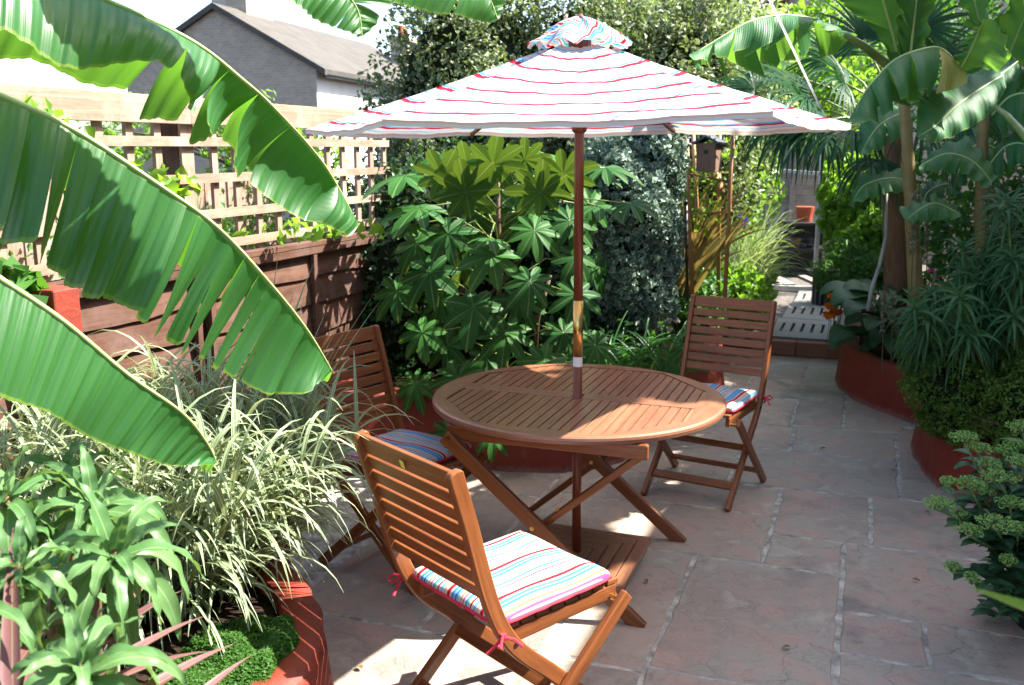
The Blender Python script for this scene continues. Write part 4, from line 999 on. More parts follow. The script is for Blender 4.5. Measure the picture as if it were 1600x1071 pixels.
# --- hedges and trees
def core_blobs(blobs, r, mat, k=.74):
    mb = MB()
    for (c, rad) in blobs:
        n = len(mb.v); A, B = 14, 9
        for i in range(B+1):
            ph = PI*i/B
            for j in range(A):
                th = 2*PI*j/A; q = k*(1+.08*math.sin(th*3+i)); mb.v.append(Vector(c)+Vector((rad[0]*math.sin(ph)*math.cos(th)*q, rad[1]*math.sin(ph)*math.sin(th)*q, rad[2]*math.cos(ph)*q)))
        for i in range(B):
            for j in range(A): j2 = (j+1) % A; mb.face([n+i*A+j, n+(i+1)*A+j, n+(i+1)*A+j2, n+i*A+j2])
    mb.build('dark_core', M['inner'], r)  # solid dark core put in as the shade behind the leaves
def bush(name, label, cat, blobs, n, L, W, mat, shell=.35, lump=.14, trunk_=None, group=None, hang=0, core=True, up=.5, dense=False):
    c = blobs[0][0]; r = thing(name, label, cat, (c[0], c[1], 0), 0, group)
    foliage('foliage', blobs, n, L, W, M[mat], r, shell, lump, up, hang)
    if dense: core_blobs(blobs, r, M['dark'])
    if core:                                     # twigs inside
        mb = MB(); rr = random.Random(n)
        for b in blobs:
            for k in range(7):
                e = Vector(b[0])+Vector((rr.uniform(-1, 1)*b[1][0]*.7, rr.uniform(-1, 1)*b[1][1]*.7, rr.uniform(-.6, .8)*b[1][2]))
                s = Vector((c[0]+rr.uniform(-.05, .05), c[1], max(0, b[0][2]-b[1][2]*1.2))); mb.tube([s, s.lerp(e, .5)+Vector((rr.uniform(-.1, .1), 0, .1)), e], [.02, .012, .004], 6)
        mb.build('branches', M['bark'], r, smooth=True)
    return r
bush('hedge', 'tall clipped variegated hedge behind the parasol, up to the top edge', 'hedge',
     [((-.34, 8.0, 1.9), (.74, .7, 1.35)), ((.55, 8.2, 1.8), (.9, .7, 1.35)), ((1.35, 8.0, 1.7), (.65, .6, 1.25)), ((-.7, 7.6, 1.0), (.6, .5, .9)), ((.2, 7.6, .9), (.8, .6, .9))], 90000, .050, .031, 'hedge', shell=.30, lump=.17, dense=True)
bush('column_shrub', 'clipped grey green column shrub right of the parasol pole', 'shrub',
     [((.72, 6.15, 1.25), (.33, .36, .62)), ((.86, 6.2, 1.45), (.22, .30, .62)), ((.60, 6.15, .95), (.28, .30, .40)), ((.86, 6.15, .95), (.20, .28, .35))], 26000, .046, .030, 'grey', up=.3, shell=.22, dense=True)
bush('wall_shrub', 'small leaved dark shrub in the fence corner behind the palmate leaves', 'shrub',
     [((-.62, 6.0, 1.25), (.34, .30, .45)), ((-.25, 6.35, 1.0), (.55, .28, .75)), ((-.72, 5.75, .8), (.25, .25, .5)), ((.35, 6.3, .9), (.4, .28, .6)), ((.1, 5.9, .55), (.8, .35, .22))], 12000, .050, .030, 'dark', dense=True)
bush('silver_tree', 'pale silvery green tree at the top edge right of the parasol cap', 'tree',
     [((1.9, 9.6, 2.75), (.9, .7, .6)), ((1.4, 9.6, 2.3), (.7, .5, .7)), ((2.35, 9.5, 2.1), (.4, .4, .45))], 9000, .075, .028, 'silver', up=.7)
bush('neighbour_shrub', 'light green shrub seen over the trellis left of the house wall', 'shrub',
     [((-2.5, 9.2, 1.85), (.45, .45, .40)), ((-3.6, 9.4, 1.9), (.5, .4, .3)), ((-1.75, 8.6, 1.55), (.3, .4, .45))], 2200, .075, .035, 'bright', up=.8)
bush('neighbour_shrub', "dark green shrub behind the trellis in the neighbour's garden", 'shrub',
     [((-2.6, 7.2, .8), (.7, .6, .8)), ((-3.6, 6.2, .7), (.8, .6, .9)), ((-1.7, 7.6, 1.0), (.5, .5, .7)), ((-4.4, 4.8, .8), (.8, .8, .9))], 9000, .06, .032, 'mid')
bush('ivy', 'ivy and climbing leaves tumbling over the fence at the left edge', 'climber',
     [((-2.02, 3.35, 1.72), (.22, .25, .30)), ((-2.1, 2.9, 1.3), (.3, .25, .28)), ((-1.78, 3.3, 1.18), (.16, .12, .16)), ((-1.95, 3.05, 1.05), (.25, .15, .22)), ((-2.1, 3.3, 1.95), (.3, .3, .15)), ((-1.9, 3.0, 1.45), (.25, .2, .25))], 2600, .10, .075, 'mid', up=.2, core=False)
iv = bush('climber', 'light green climber twining through the sunny trellis', 'climber',
     [(tuple(fp(2.75, 1.74, .05)), (.22, .10, .16)), (tuple(fp(2.35, 1.55, .04)), (.22, .10, .15)), (tuple(fp(2.0, 1.58, .0)), (.15, .10, .08)), (tuple(fp(1.4, 1.34, .04)), (.35, .10, .06)), (tuple(fp(.7, 1.30, .04)), (.3, .08, .05))], 300, .075, .045, 'bright', up=.2, core=False)
# tree trunk top right of parasol
r = thing('tree_trunk', 'bare pale trunk with thin branches at the top, right of the parasol cap', 'tree', (at(1088, 100, 9.0).x, 9.0, 0))
mb = MB(); mb.tube([at(1080, 300, 9.0), at(1085, 160, 9.0), at(1092, 60, 9.0), at(1100, -40, 9.0)], [.07, .07, .06, .05], 10)
for k in range(9):
    a = at(1090, 120-14*k, 9.0); e = a+Vector((random.uniform(-.45, .45), random.uniform(-.3, .3), random.uniform(.2, .5))); mb.tube([a, a.lerp(e, .5)+Vector((0, 0, -.03)), e], [.015, .01, .004], 6)
mb.build('trunk', M['bark'], r, smooth=True)

# --- variegated grass clump
vg = thing('ornamental_grass', 'big clump of cream and green variegated grass beside the near chair', 'grass clump', (-.98, 2.78, .42))
mb = MB(); ms = MB(); rnd = random.Random(9)
for k in range(330):
    a = rnd.uniform(0, 2*PI); q = math.sqrt(rnd.random()); b = Vector((-1.05+.28*q*math.cos(a), 2.82+.42*q*math.sin(a), .42))
    h = rnd.uniform(.30, .58)*(1.0-.1*q); lean = Vector((math.cos(a)*.40*q+rnd.uniform(-.15, .15)+.06, math.sin(a)*.35*q+rnd.uniform(-.15, .15)-.02, 1)).normalized()
    P = [b]; d = lean.copy()
    for j in range(6):
        P.append(P[-1]+d*h/6); d = (d+Vector((lean.x, lean.y, 0))*.10+Vector((0, 0, -.02))).normalized()
    ms.tube(P, [.0024, .0024, .0022, .002, .0018, .0016, .0012], 5, False)
    m = rnd.randint(8, 11); ph = rnd.uniform(0, 6)
    for j in range(m):
        t = .12+.88*j/(m-1); i = min(5, int(t*6)); p = P[i].lerp(P[i+1], t*6-i) if i < 6 else P[-1]
        az = ph+j*2.6+rnd.uniform(-.4, .4); up = .9+.9*t
        dd = Vector((math.cos(az), math.sin(az), up)).normalized()+lean*.4
        mb.blade(p, dd, Vector((0, 0, 1)), rnd.uniform(.24, .42), rnd.uniform(.011, .019), rnd.uniform(1.1, 2.6), 8, .18, 0, rnd.uniform(-.8, .8))
for k in range(16):
    a = rnd.uniform(-.9, 1.0); b = Vector((-.85, 2.95, .5)); mb.blade(b, (rnd.uniform(.12, .6), rnd.uniform(-.1, .4), 1.2), (0, 0, 1), rnd.uniform(.7, .95), .020, rnd.uniform(.15, .7), 10, .2, 0)
mb.build('foliage', M['vari'], vg, smooth=True); ms.build('canes', woodmat('straw_cane', (.20, .18, .06), (.42, .36, .16), .6), vg, smooth=True)

# --- rosette shrub in the left foreground
es = thing('rosette_shrub', 'sunlit shrub with rosettes of long curling leaves, left foreground', 'shrub', (-.95, 1.55, .42))
mb = MB(); ms = MB(); rnd = random.Random(4)
ROS = [(126, 1045, 1.12, .155, 26, (-.1, -.25, 1)), (178, 868, 1.38, .165, 24, (.25, -.5, .9)), (146, 786, 1.55, .175, 24, (.0, -.2, 1)), (8, 775, 1.5, .14, 18, (-.1, -.2, 1)),
       (28, 885, 1.25, .11, 18, (-.1, -.4, 1)), (76, 912, 1.42, .11, 18, (0, -.3, 1)), (100, 735, 1.75, .14, 18, (.0, -.1, 1)), (40, 1000, 1.3, .13, 18, (-.2, -.2, 1)), (-40, 940, 1.2, .14, 18, (0, 0, 1)), (30, 830, 1.5, .12, 14, (-.2, -.3, 1))]
for (x, y, Y, L, n, ax) in ROS:
    c = at(x, y, Y); ax = Vector(ax).normalized(); e1 = ax.cross(Vector((0, 1, .2))).normalized(); e2 = ax.cross(e1)
    b = Vector((c.x*.8-.25, c.y+.12, .42)); ms.tube([b, b.lerp(c, .45)+Vector((.0, .0, -.06)), c-ax*.02, c+ax*.01], [.011, .010, .008, .004], 7)
    for k in range(n):
        a = k*2.399+rnd.uniform(-.2, .2); t = k/n; el = -.15+1.35*t**1.1
        d = (e1*math.cos(a)+e2*math.sin(a))*math.cos(el)+ax*math.sin(el); ll = L*(1.05-.50*t**2)*rnd.uniform(.85, 1.12)
        mb.blade(c-ax*.03*(1-t), d, ax, ll, rnd.uniform(.024, .032)*(ll/.16)**.6, rnd.uniform(1.4, 3.4)*(1-.6*t), 18, .20, 1, rnd.uniform(-1.1, 1.1), 0, .0028)
mb.build('foliage', M['echium'], es, smooth=True); ms.build('stem', M['brownstem'], es, smooth=True)

# --- dark red flax
fx = thing('red_flax', 'dark purplish red sword shaped leaves in the bottom left corner', 'flax', (-.80, 1.15, .42))
mb = MB()
for (x0, y0, Y0, x1, y1, Y1, wd) in [(60, 1120, 1.15, 318, 957, 1.45, .022), (130, 1150, 1.1, 365, 1001, 1.35, .022), (220, 1180, 1.1, 391, 1020, 1.3, .020), (20, 1100, 1.1, 20, 820, 1.3, .026), (0, 1100, 1.1, 2, 850, 1.35, .024), (20, 1050, 1.2, 105, 945, 1.4, .018),
      (60, 1100, 1.2, 285, 915, 1.65, .030), (-20, 1100, 1.1, -30, 800, 1.3, .026), (100, 1100, 1.2, 330, 1012, 1.5, .018), (40, 1110, 1.2, 96, 850, 1.5, .016), (80, 1100, 1.25, 240, 900, 1.7, .026)]:
    p = at(x0, y0, Y0); q = at(x1, y1, Y1); L = (q-p).length; mb.blade(p, (q-p)+Vector((0, 0, .10*L)), (0, -.6, .8), L, wd, .2, 8, .3, 0)
mb.build('foliage', M['flax'], fx, smooth=True)
# --- creeping cover
def patch(cx, cy, rx, ry, n, z0):
    p = rng.random((n, 2)); a = p[:, 0]*2*np.pi; q = np.sqrt(p[:, 1]); X = cx+rx*q*np.cos(a); Y = cy+ry*q*np.sin(a)
    Z = z0+.030*np.cos(q*1.45)+.012*np.sin(X*31)*np.cos(Y*27)+rng.random(n)*.008; return np.stack([X, Y, Z], 1)
C = np.concatenate([patch(-.73, 2.17, .17, .34, 13000, .425), patch(-.62, 2.30, .055, .20, 3500, .432)]); k = len(C)
o = cloud('creeping_groundcover', C, rdir(k)*[1, 1, .3], rdir(k)*.5+[0, 0, 1], .010, .009, M['moss']); tag(o, kind='stuff')
# small weeds growing in the joint, stuff on soil

# ================================================================== RIGHT SIDE PLANTS
sp_ = thing('spurge_shrub', 'bushy dark green shrub of narrow drooping leaves at the right edge', 'shrub', (2.75, 4.85, .28))
mb = MB(); ms = MB(); rnd = random.Random(12)
whorls = []
for k in range(100):
    x = rnd.uniform(1425, 1640); ytop = 300 if x > 1560 else (380 if x > 1500 else 470-(x-1425)*.5)
    y = rnd.uniform(ytop, 548 if x < 1570 else 640); Y = rnd.uniform(4.5, 5.3); whorls.append(at(x, y, Y))
for c in whorls:
    b = Vector((2.75+(c.x-2.75)*.25, 4.9+(c.y-4.9)*.3, .3)); ax = ((c-b).normalized()+Vector((rnd.uniform(-.3, .3), -.35, .3))).normalized()
    ms.tube([b, b.lerp(c, .6), c], [.010, .007, .005], 5, False)
    e1 = ax.cross(Vector((0, 1, .3))).normalized(); e2 = ax.cross(e1); n = rnd.randint(16, 24)
    for j in range(n):
        a = j*2.399; t = j/n; el = -.45+1.5*t; d = (e1*math.cos(a)+e2*math.sin(a))*math.cos(el)+ax*math.sin(el)
        mb.blade(c-ax*.05*(1-t), d, ax, rnd.uniform(.14, .25)*(1-.35*t), rnd.uniform(.015, .022), rnd.uniform(.7, 2.0), 6, .2, 0)
mb.build('foliage', M['spurge'], sp_, smooth=True); ms.build('stem', M['stem'], sp_, smooth=True)
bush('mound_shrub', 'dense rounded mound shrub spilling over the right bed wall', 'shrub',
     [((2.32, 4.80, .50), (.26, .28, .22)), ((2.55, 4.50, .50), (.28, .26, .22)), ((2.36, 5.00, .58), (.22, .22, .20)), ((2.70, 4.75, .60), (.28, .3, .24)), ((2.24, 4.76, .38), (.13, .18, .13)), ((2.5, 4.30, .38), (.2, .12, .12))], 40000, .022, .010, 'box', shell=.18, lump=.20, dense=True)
# hosta
ho = thing('hosta', 'hosta with broad ribbed blue green leaves in the bed by the step', 'hosta', (2.72, 6.5, .3)); mb = MB(); rnd = random.Random(3)
for k in range(46):
    x = rnd.uniform(1310, 1440); y = rnd.uniform(440, 540); c = at(x, y, rnd.uniform(6.3, 6.9)); b = Vector((2.75, 6.6, .32)); d = (c-b); d.z = abs(d.z)*.3+.02
    mb.blade(c-d.normalized()*.10, d.normalized()+Vector((0, -.25, .15)), (0, -.3, 1), rnd.uniform(.20, .28), rnd.uniform(.13, .18), rnd.uniform(.8, 1.6), 8, .10, 1)
mb.build('foliage', M['hosta'], ho, smooth=True)
def flowers(name, label, cat, spots, r, n, mat, L=.02, stems=None, group=None, sq=.6):
    C = []
    for (p, s) in spots:
        d = rdir(n); C.append(np.array(p)+d*np.array([r*s, r*s, r*s*sq])*(rng.random((n, 1))**.3))
    C = np.concatenate(C); k = len(C); b = spots[0][0]; t = thing(name, label, cat, (b[0], b[1], 0), 0, group)
    for q in range(len(spots)): cloud('flower_head', C[q*n:(q+1)*n], rdir(n), rdir(n)+[0, -.4, .5], L, L*.8, M[mat], t)
    ms = MB()
    for (p, s) in spots:
        e = Vector(p); bb = Vector((e.x+random.uniform(-.05, .05), e.y+.06, max(.2, e.z-random.uniform(.25, .45)))); ms.tube([bb, bb.lerp(e, .5)+Vector((.01, 0, 0)), e], [.003, .0025, .002], 5, False)
    ms.build('stem', M['stem'], t); return t
flowers('marigold', 'orange and yellow flowers beside the hosta at the end of the step', 'flower', [(at(x, y, 6.9), 1) for x, y in ((1303, 462), (1310, 472), (1298, 478), (1318, 466), (1306, 486), (1296, 492), (1312, 455))], .045, 70, 'orangefl', .03)
flowers('pink_flower', 'small pink flowers on thin stems behind the mound shrub', 'flower', [(at(x, y, 5.7), s) for x, y, s in ((1455, 423, 1), (1448, 460, 1.1), (1422, 480, .9), (1404, 487, .8), (1444, 500, 1), (1419, 506, 1), (1422, 516, 1.1), (1462, 435, .8), (1440, 528, .6), (1430, 470, .7))], .024, 22, 'pink', .026)
flowers('violet_flower', 'blue violet flower heads in front of the pale grass', 'flower', [(at(x, y, 8.2), s) for x, y, s in ((1143, 340, 1), (1150, 336, 1), (1160, 345, .9), (1157, 352, .8))], .06, 60, 'violet', .035)
flowers('mauve_flower', 'mauve flower heads in the bed left of the far chair', 'flower', [(at(x, y, 6.6), s) for x, y, s in ((968, 431, .9), (978, 436, 1), (990, 434, 1), (1000, 440, .9), (940, 458, .8), (1003, 490, .9), (985, 492, .8), (975, 428, .7))], .035, 45, 'mauve', .028)
flowers('white_flower', 'small white flowers scattered left of the far chair', 'flower', [(at(x+random.uniform(-6, 6), y+random.uniform(-5, 5), 6.5), random.uniform(.5, 1)) for x, y in ((948, 445), (955, 452), (968, 445), (980, 458), (990, 455), (1000, 480), (1010, 505), (1018, 500), (1030, 505), (1040, 505), (1052, 512), (1046, 495), (1000, 470), (972, 500), (960, 508), (1035, 470), (1045, 478), (1060, 500), (1022, 478))], .028, 26, 'whitefl', .024)
bush('bed_plant', 'leafy green plants filling the small curved bed left of the far chair', 'plant', [((1.05, 7.3, .55), (.35, .4, .28)), ((1.35, 7.4, .6), (.3, .4, .3)), ((.85, 6.9, .5), (.25, .3, .22))], 4500, .07, .035, 'mid', core=False)
# strap leaved clump
ag = thing('strap_leaf_clump', 'clump of dark green strap leaves behind the table, right of the pole', 'plant', (.75, 5.7, .4)); mb = MB(); rnd = random.Random(8)
for k in range(150):
    b = Vector((rnd.uniform(.42, 1.0), rnd.uniform(5.4, 6.0), .36)); a = rnd.uniform(0, 6.28); mb.blade(b, (math.cos(a)*.5, math.sin(a)*.5-.15, 1), (0, -.5, .5), rnd.uniform(.35, .6), rnd.uniform(.014, .022), rnd.uniform(.8, 1.9), 8, .25, 0)
mb.build('foliage', M['strap'], ag, smooth=True)
# bronze flax and pale grass, back of the garden
bf = thing('bronze_flax', 'clump of bronze and orange sword leaves behind the far chair', 'flax', (at(1065, 440, 7.2).x, 7.2, .3)); mb = MB(); rnd = random.Random(2)
for k in range(60):
    b = at(1055+rnd.uniform(-22, 28), 462, 7.2+rnd.uniform(-.2, .2)); mb.blade(b, (rnd.uniform(-.35, .75), rnd.uniform(-.3, .3), 1), (0, -.8, .5), rnd.uniform(.6, .98), rnd.uniform(.028, .045), rnd.uniform(.1, .9), 8, .3, 0)
for (x, y) in ((1172, 292), (1150, 300), (1112, 300)):
    b = at(1068, 440, 7.1); q = at(x, y, 7.0); mb.blade(b, (q-b)+Vector((-.05, 0, .15)), (0, -.8, .5), (q-b).length*1.06, .05, .35, 10, .3, 0)
mb.build('foliage', M['bronze'], bf, smooth=True)
pg = thing('feather_grass', 'fluffy pale green grass clump left of the perforated tiles', 'grass clump', (at(1165, 440, 8.4).x, 8.4, .15)); mb = MB(); rnd = random.Random(6)
for k in range(520):
    b = at(1158+rnd.uniform(-28, 28), 440+rnd.uniform(-10, 40), 8.4+rnd.uniform(-.5, .4)); mb.blade(b, (rnd.uniform(-.5, .45), rnd.uniform(-.5, .3), 1), (0, -.5, .5), rnd.uniform(.4, .85), rnd.uniform(.008, .014), rnd.uniform(.6, 2.2), 7, .2, 0)
mb.build('foliage', M['silver'], pg, smooth=True)
bush('bed_plant', 'bright sunlit leaves at the edge of the path behind the far chair', 'plant', [((at(1120, 455, 7.8)), (.45, .4, .22)), ((at(1165, 440, 8.6)), (.24, .4, .28)), ((at(1090, 440, 8.4)), (.5, .4, .5)), ((at(1172, 480, 8.6)), (.13, .5, .2))], 5200, .075, .04, 'bright', core=False)
bush('climber', 'yellow green climber on canes above the pale grass', 'climber', [((at(1150, 290, 8.8)), (.30, .3, .35)), ((at(1125, 340, 8.8)), (.35, .3, .4)), ((at(1180, 300, 9.6)), (.3, .3, .5))], 1500, .07, .045, 'bright', core=False)
bush('hop_climber', 'sunlit leafy climber hanging right of the greenhouse door', 'climber', [((at(1335, 345, 8.2)), (.27, .35, .42)), ((at(1360, 330, 7.8)), (.26, .3, .40)), ((at(1318, 300, 8.6)), (.20, .3, .3)), ((at(1368, 390, 7.4)), (.25, .25, .3))], 5500, .075, .05, 'bright', up=.4)
bush('fern_bush', 'feathery light green foliage over the hosta', 'plant', [((at(1335, 395, 7.3)), (.22, .25, .12)), ((at(1325, 430, 7.2)), (.25, .3, .18)), ((at(1380, 440, 7.0)), (.2, .2, .25))], 5000, .05, .010, 'mid', core=False)
bush('backdrop_shrub', 'dark leafy shrubs filling the right side behind the banana trunks', 'shrub', [((4.6, 8.6, 1.6), (1.1, .8, 1.2)), ((5.2, 8.0, .9), (1.2, .8, .9)), ((3.9, 8.4, .7), (.5, .5, .6)), ((5.9, 8.2, 2.2), (1.2, .9, 1.1)), ((4.9, 9.6, 2.6), (1.3, .8, .9))], 22000, .085, .04, 'mid')
bush('backdrop_shrub', 'dark green shrub at the right edge behind the spurge leaves', 'shrub', [((3.7, 6.2, .9), (.7, .6, .7)), ((4.3, 6.6, 1.3), (.7, .6, .8)), ((3.4, 5.8, .55), (.5, .4, .35))], 12000, .08, .035, 'dark')
bush('far_tree', 'yellowish green tree foliage beyond the greenhouse, under the houses', 'tree', [((3.2, 15, 2.9), (1.6, .8, .8)), ((5.2, 15.5, 3.2), (1.5, .8, .9)), ((4.6, 14.2, 2.2), (.8, .7, .9))], 8000, .13, .07, 'bright', core=True)
# lower fillers in the right bed
bush('heuchera', 'dark low foliage under the pink flowers', 'plant', [((2.85, 5.95, .42), (.35, .25, .16)), ((3.0, 6.3, .5), (.4, .3, .25))], 2600, .06, .04, 'dark', core=False)
sd = thing('seed_spikes', 'dry grey seed spikes by the banana trunk', 'plant', (at(1425, 450, 5.3).x, 5.3, .3)); ms = MB(); C = []
SM = leafmat('dry_seed', (.12, .13, .08), (.24, .24, .17), .2)
for (x, y0, y1) in ((1424, 300, 400), (1432, 288, 390), (1447, 310, 390), (1378, 455, 520), (1392, 462, 505), (1540, 292, 330), (1550, 295, 345)):
    p, q = at(x, y1+60, 5.35), at(x+4, y0, 5.25); ms.tube([p, q], .003, 5)
    C = [tuple(at(x+4*(1-k/90)+random.uniform(-4, 4), y0+(y1-y0)*k/90, 5.27+random.uniform(-.02, .02))) for k in range(90)]
    cloud('seed_head', np.array(C), rdir(90), rdir(90), .022, .016, SM, sd)
ms.build('stem', M['brownstem'], sd)
# sedum
se = thing('sedum', 'fleshy leaved plant with flat green flower heads in the right foreground', 'plant', (1.78, 3.2, .25)); mb = MB(); ms = MB(); C = []; rnd = random.Random(15)
heads = [(1508, 678, 3.2, 1), (1530, 695, 3.2, .8), (1545, 720, 3.15, .9), (1482, 748, 3.1, .6), (1517, 750, 3.05, 1.1), (1562, 740, 3.05, 1.3), (1470, 782, 3.0, 1.1), (1515, 823, 2.95, .9), (1558, 812, 2.9, 1.35), (1489, 881, 2.95, .5), (1519, 898, 2.9, .5), (1598, 716, 3.1, 1), (1590, 690, 3.2, .8), (1600, 662, 3.2, 1.2), (1592, 820, 2.95, .9), (1575, 870, 2.9, .5), (1640, 760, 3.0, 1.2), (1650, 700, 3.1, 1), (1535, 760, 3.1, .9), (1580, 780, 3.0, 1.0), (1500, 800, 3.05, .6), (1572, 700, 3.2, .9)]
for i in range(26): heads.append((rnd.uniform(1530, 1650), rnd.uniform(760, 960), rnd.uniform(3.0, 3.4), 0))
for (x, y, Y, s) in heads:
    c = at(x, y, Y); b = Vector((1.95+rnd.uniform(-.10, .08), 3.25+rnd.uniform(-.08, .08), .24)); m = b.lerp(c, .55)+Vector((-.02, 0, -.03))
    P = [b, m, c-Vector((0, 0, .03))]; ms.tube(P, [.006, .005, .004], 6)
    for k in range(20):
        t = .10+.84*k/20; p = (b.lerp(m, t*2) if t < .5 else m.lerp(P[2], t*2-1)); a = k*2.4+rnd.random(); d = Vector((math.cos(a), math.sin(a), .35))
        mb.blade(p, d, (0, 0, 1), rnd.uniform(.07, .11), rnd.uniform(.038, .052), .6, 5, .12, 1)
    if s:
        R_ = .042*s
        for k in range(int(9*s)+4):
            a = k*2.399; q = math.sqrt((k+.5)/(int(9*s)+4)); e = c+Vector((math.cos(a)*R_*q*1.15, math.sin(a)*R_*q*1.15, -.012*q*q)); ms.tube([P[2], e], [.0022, .0015], 4, False)
            for j in range(34):
                v = Vector((rnd.gauss(0, 1), rnd.gauss(0, 1), rnd.gauss(0, 1))).normalized(); C.append(tuple(e+v*.0105*Vector((1, 1, .7)).length*.62))
k = len(C); cloud('flower_heads', np.array(C), rdir(k), rdir(k)+[0, 0, .6], .0062, .0055, M['sedumhead'], se); mb.build('foliage', M['sedum'], se, smooth=True); ms.build('stem', M['stem'], se, smooth=True)
pt_ = thing('plant_pot', 'dark plastic pot under the fleshy plant at the bottom right edge', 'pot', (1.82, 3.2, .02)); mb = MB()
prof = [(0, .012), (.13, .012), (.165, .20), (.175, .20), (.175, .235), (.163, .235), (.155, .20), (0, .195)]; NS = 32
for (r_, z) in prof:
    for k in range(NS): mb.v.append(Vector((1.99+r_*math.cos(2*PI*k/NS), 3.25+r_*math.sin(2*PI*k/NS), z)))
for j in range(len(prof)-1):
    for k in range(NS): k2 = (k+1) % NS; mb.face([j*NS+k, j*NS+k2, (j+1)*NS+k2, (j+1)*NS+k])
mb.build('pot', M['blackplastic'], pt_, smooth=False)
# near leaf poking in, out of focus
nl = thing('near_leaf', 'out of focus yellow green leaf tip poking in at the lower right edge', 'leaf', (at(1700, 960, .8).x, .8, .3)); mb = MB()
p = at(1760, 1010, .80); q = at(1518, 912, .84); mb.blade(p, q-p, (0, -.7, .7), (q-p).length, .018, .05, 8, .2, 0); mb.build('blade', M['bright'], nl, smooth=True)
mb = MB(); g0 = Vector((.62, .7, .02)); mb.tube([g0, g0.lerp(p, .5)+Vector((.02, 0, .05)), p], [.004, .003, .002], 6); mb.build('stem', M['stem'], nl, smooth=True)

# ================================================================== THINGS IN THE BACK GARDEN
gh = thing('greenhouse', 'aluminium framed greenhouse at the end of the path', 'greenhouse', at(1235, 440, 11.6))
z0 = .12
def ghx(x, Y): return at(x, 300, Y).x
mb = MB()
xa, xb, xc = ghx(1130, 11.2), ghx(1194, 11.2), ghx(1273, 11.2)
for x in (xa, xb): mb.bar((x, 11.2, z0), (x, 11.2, 1.72), .05, .04)
mb.bar((xa, 11.2, 1.72), (xb, 11.2, 1.72), .04, .05); mb.bar((xc, 11.0, z0), (xc, 11.0, 1.9), .05, .04); mb.bar((xc+.9, 11.0, z0), (xc+.9, 11.0, 1.9), .04, .04); mb.bar((xc, 11.0, 1.9), (xc+.9, 11.0, 1.9), .04, .05)
mb.bar((xb, 11.2, z0+.02), (xc, 11.0, z0+.02), .10, .05)
mb.bar((xb-.05, 13.4, z0), (xb-.05, 13.4, 1.7), .05, .05); mb.bar((xc, 13.4, z0), (xc, 13.4, 1.7), .05, .05); mb.bar((xb, 11.2, 1.45), (xb, 13.4, 1.45), .04, .04); mb.bar((xc, 11, 1.45), (xc, 13.4, 1.45), .04, .04)
mb.build('frame', M['alu'], gh)
mb = MB(); mb.bar((xa+.03, 11.2, .92), (xb-.03, 11.2, .92), .006, 1.5); mb.build('pane', M['glass'], gh)
mb = MB(); mb.bar((xc+.03, 11.0, 1.0), (xc+.87, 11.0, 1.0), .006, 1.7); mb.build('pane', M['glass'], gh)
mb = MB(); mb.bar((xc+.25, 11.0, z0), (xc+.25, 13.4, z0), .1, .02) ; mb.bar((xb+.2, 12.2, z0+.012), (xc-.1, 12.2, z0+.012), 1.6, .025); mb.build('floor_boards', M['greywood'], gh)
mb = MB(); xd = ghx(1262, 12.6); mb.tube([(xd-.02, 12.6, .797), (xd-.02, 12.6, .99)], [.09, .12], 16)
tag(mb.build('orange_tub', M['terra']), 'orange plastic tub inside the greenhouse doorway', 'tub')
r = thing('staging_shelf', 'dark shelving unit with pots inside the greenhouse', 'shelf', (xd, 12.6, .12)); mb = MB()
for z in (.14, .45, .78): mb.bar((xd-.28, 12.6, z), (xd+.3, 12.6, z), .5, .03)
for sx in (-.27, .29):
    for sy in (-.22, .22): mb.bar((xd+sx, 12.6+sy, .12), (xd+sx, 12.6+sy, .8), .035, .035)
mb.bar((xd-.28, 12.87, .45), (xd+.3, 12.87, .45), .02, .68); mb.build('shelves', M['blackplastic'], r)
for k, (x, z) in enumerate(((-.15, .466), (.05, .466), (.16, .156))):
    mb = MB(); mb.tube([(xd+x, 12.5, z), (xd+x, 12.5, z+.13)], [.055, .075], 12); tag(mb.build('flower_pot', M['blackplastic' if k else 'darkpot']), ['small brown pot on the middle greenhouse shelf', 'small black pot on the middle greenhouse shelf', 'small black pot on the bottom greenhouse shelf'][k], 'pot', 'pots on the greenhouse shelf')
r = thing('timber_fence', 'weathered grey horizontal board fence behind the greenhouse', 'fence', (3.6, 13.9, 0)); mb = MB()
for k in range(12): mb.bar((.6, 13.9+random.uniform(-.01, .01), .12+k*.15), (7.5, 13.9+random.uniform(-.01, .01), .12+k*.15), .02, .142, (0, 0, 1))
mb.build('boards', M['greywood'], r)
for x in (1.2, 2.6, 4.0, 5.4, 6.8): mb = MB(); mb.bar((x, 13.86, 0), (x, 13.86, 1.9), .08, .06, (0, 1, 0)); mb.build('post', M['greywood'], r)
r = thing('storage_bin', 'black ribbed bin standing at the right of the path', 'bin', (at(1294, 440, 9.9).x, 9.9, .1)); mb = MB(); bx = at(1294, 440, 9.9).x
for k in range(16):
    a = 2*PI*k/16; mb.tube([(bx+.13*math.cos(a), 9.9+.13*math.sin(a), .1), (bx+.135*math.cos(a), 9.9+.135*math.sin(a), .48)], .028, 6)
mb.tube([(bx, 9.9, .1), (bx, 9.9, .49), (bx, 9.9, .51)], [.135, .14, .15], 20); mb.build('body', M['blackplastic'], r)
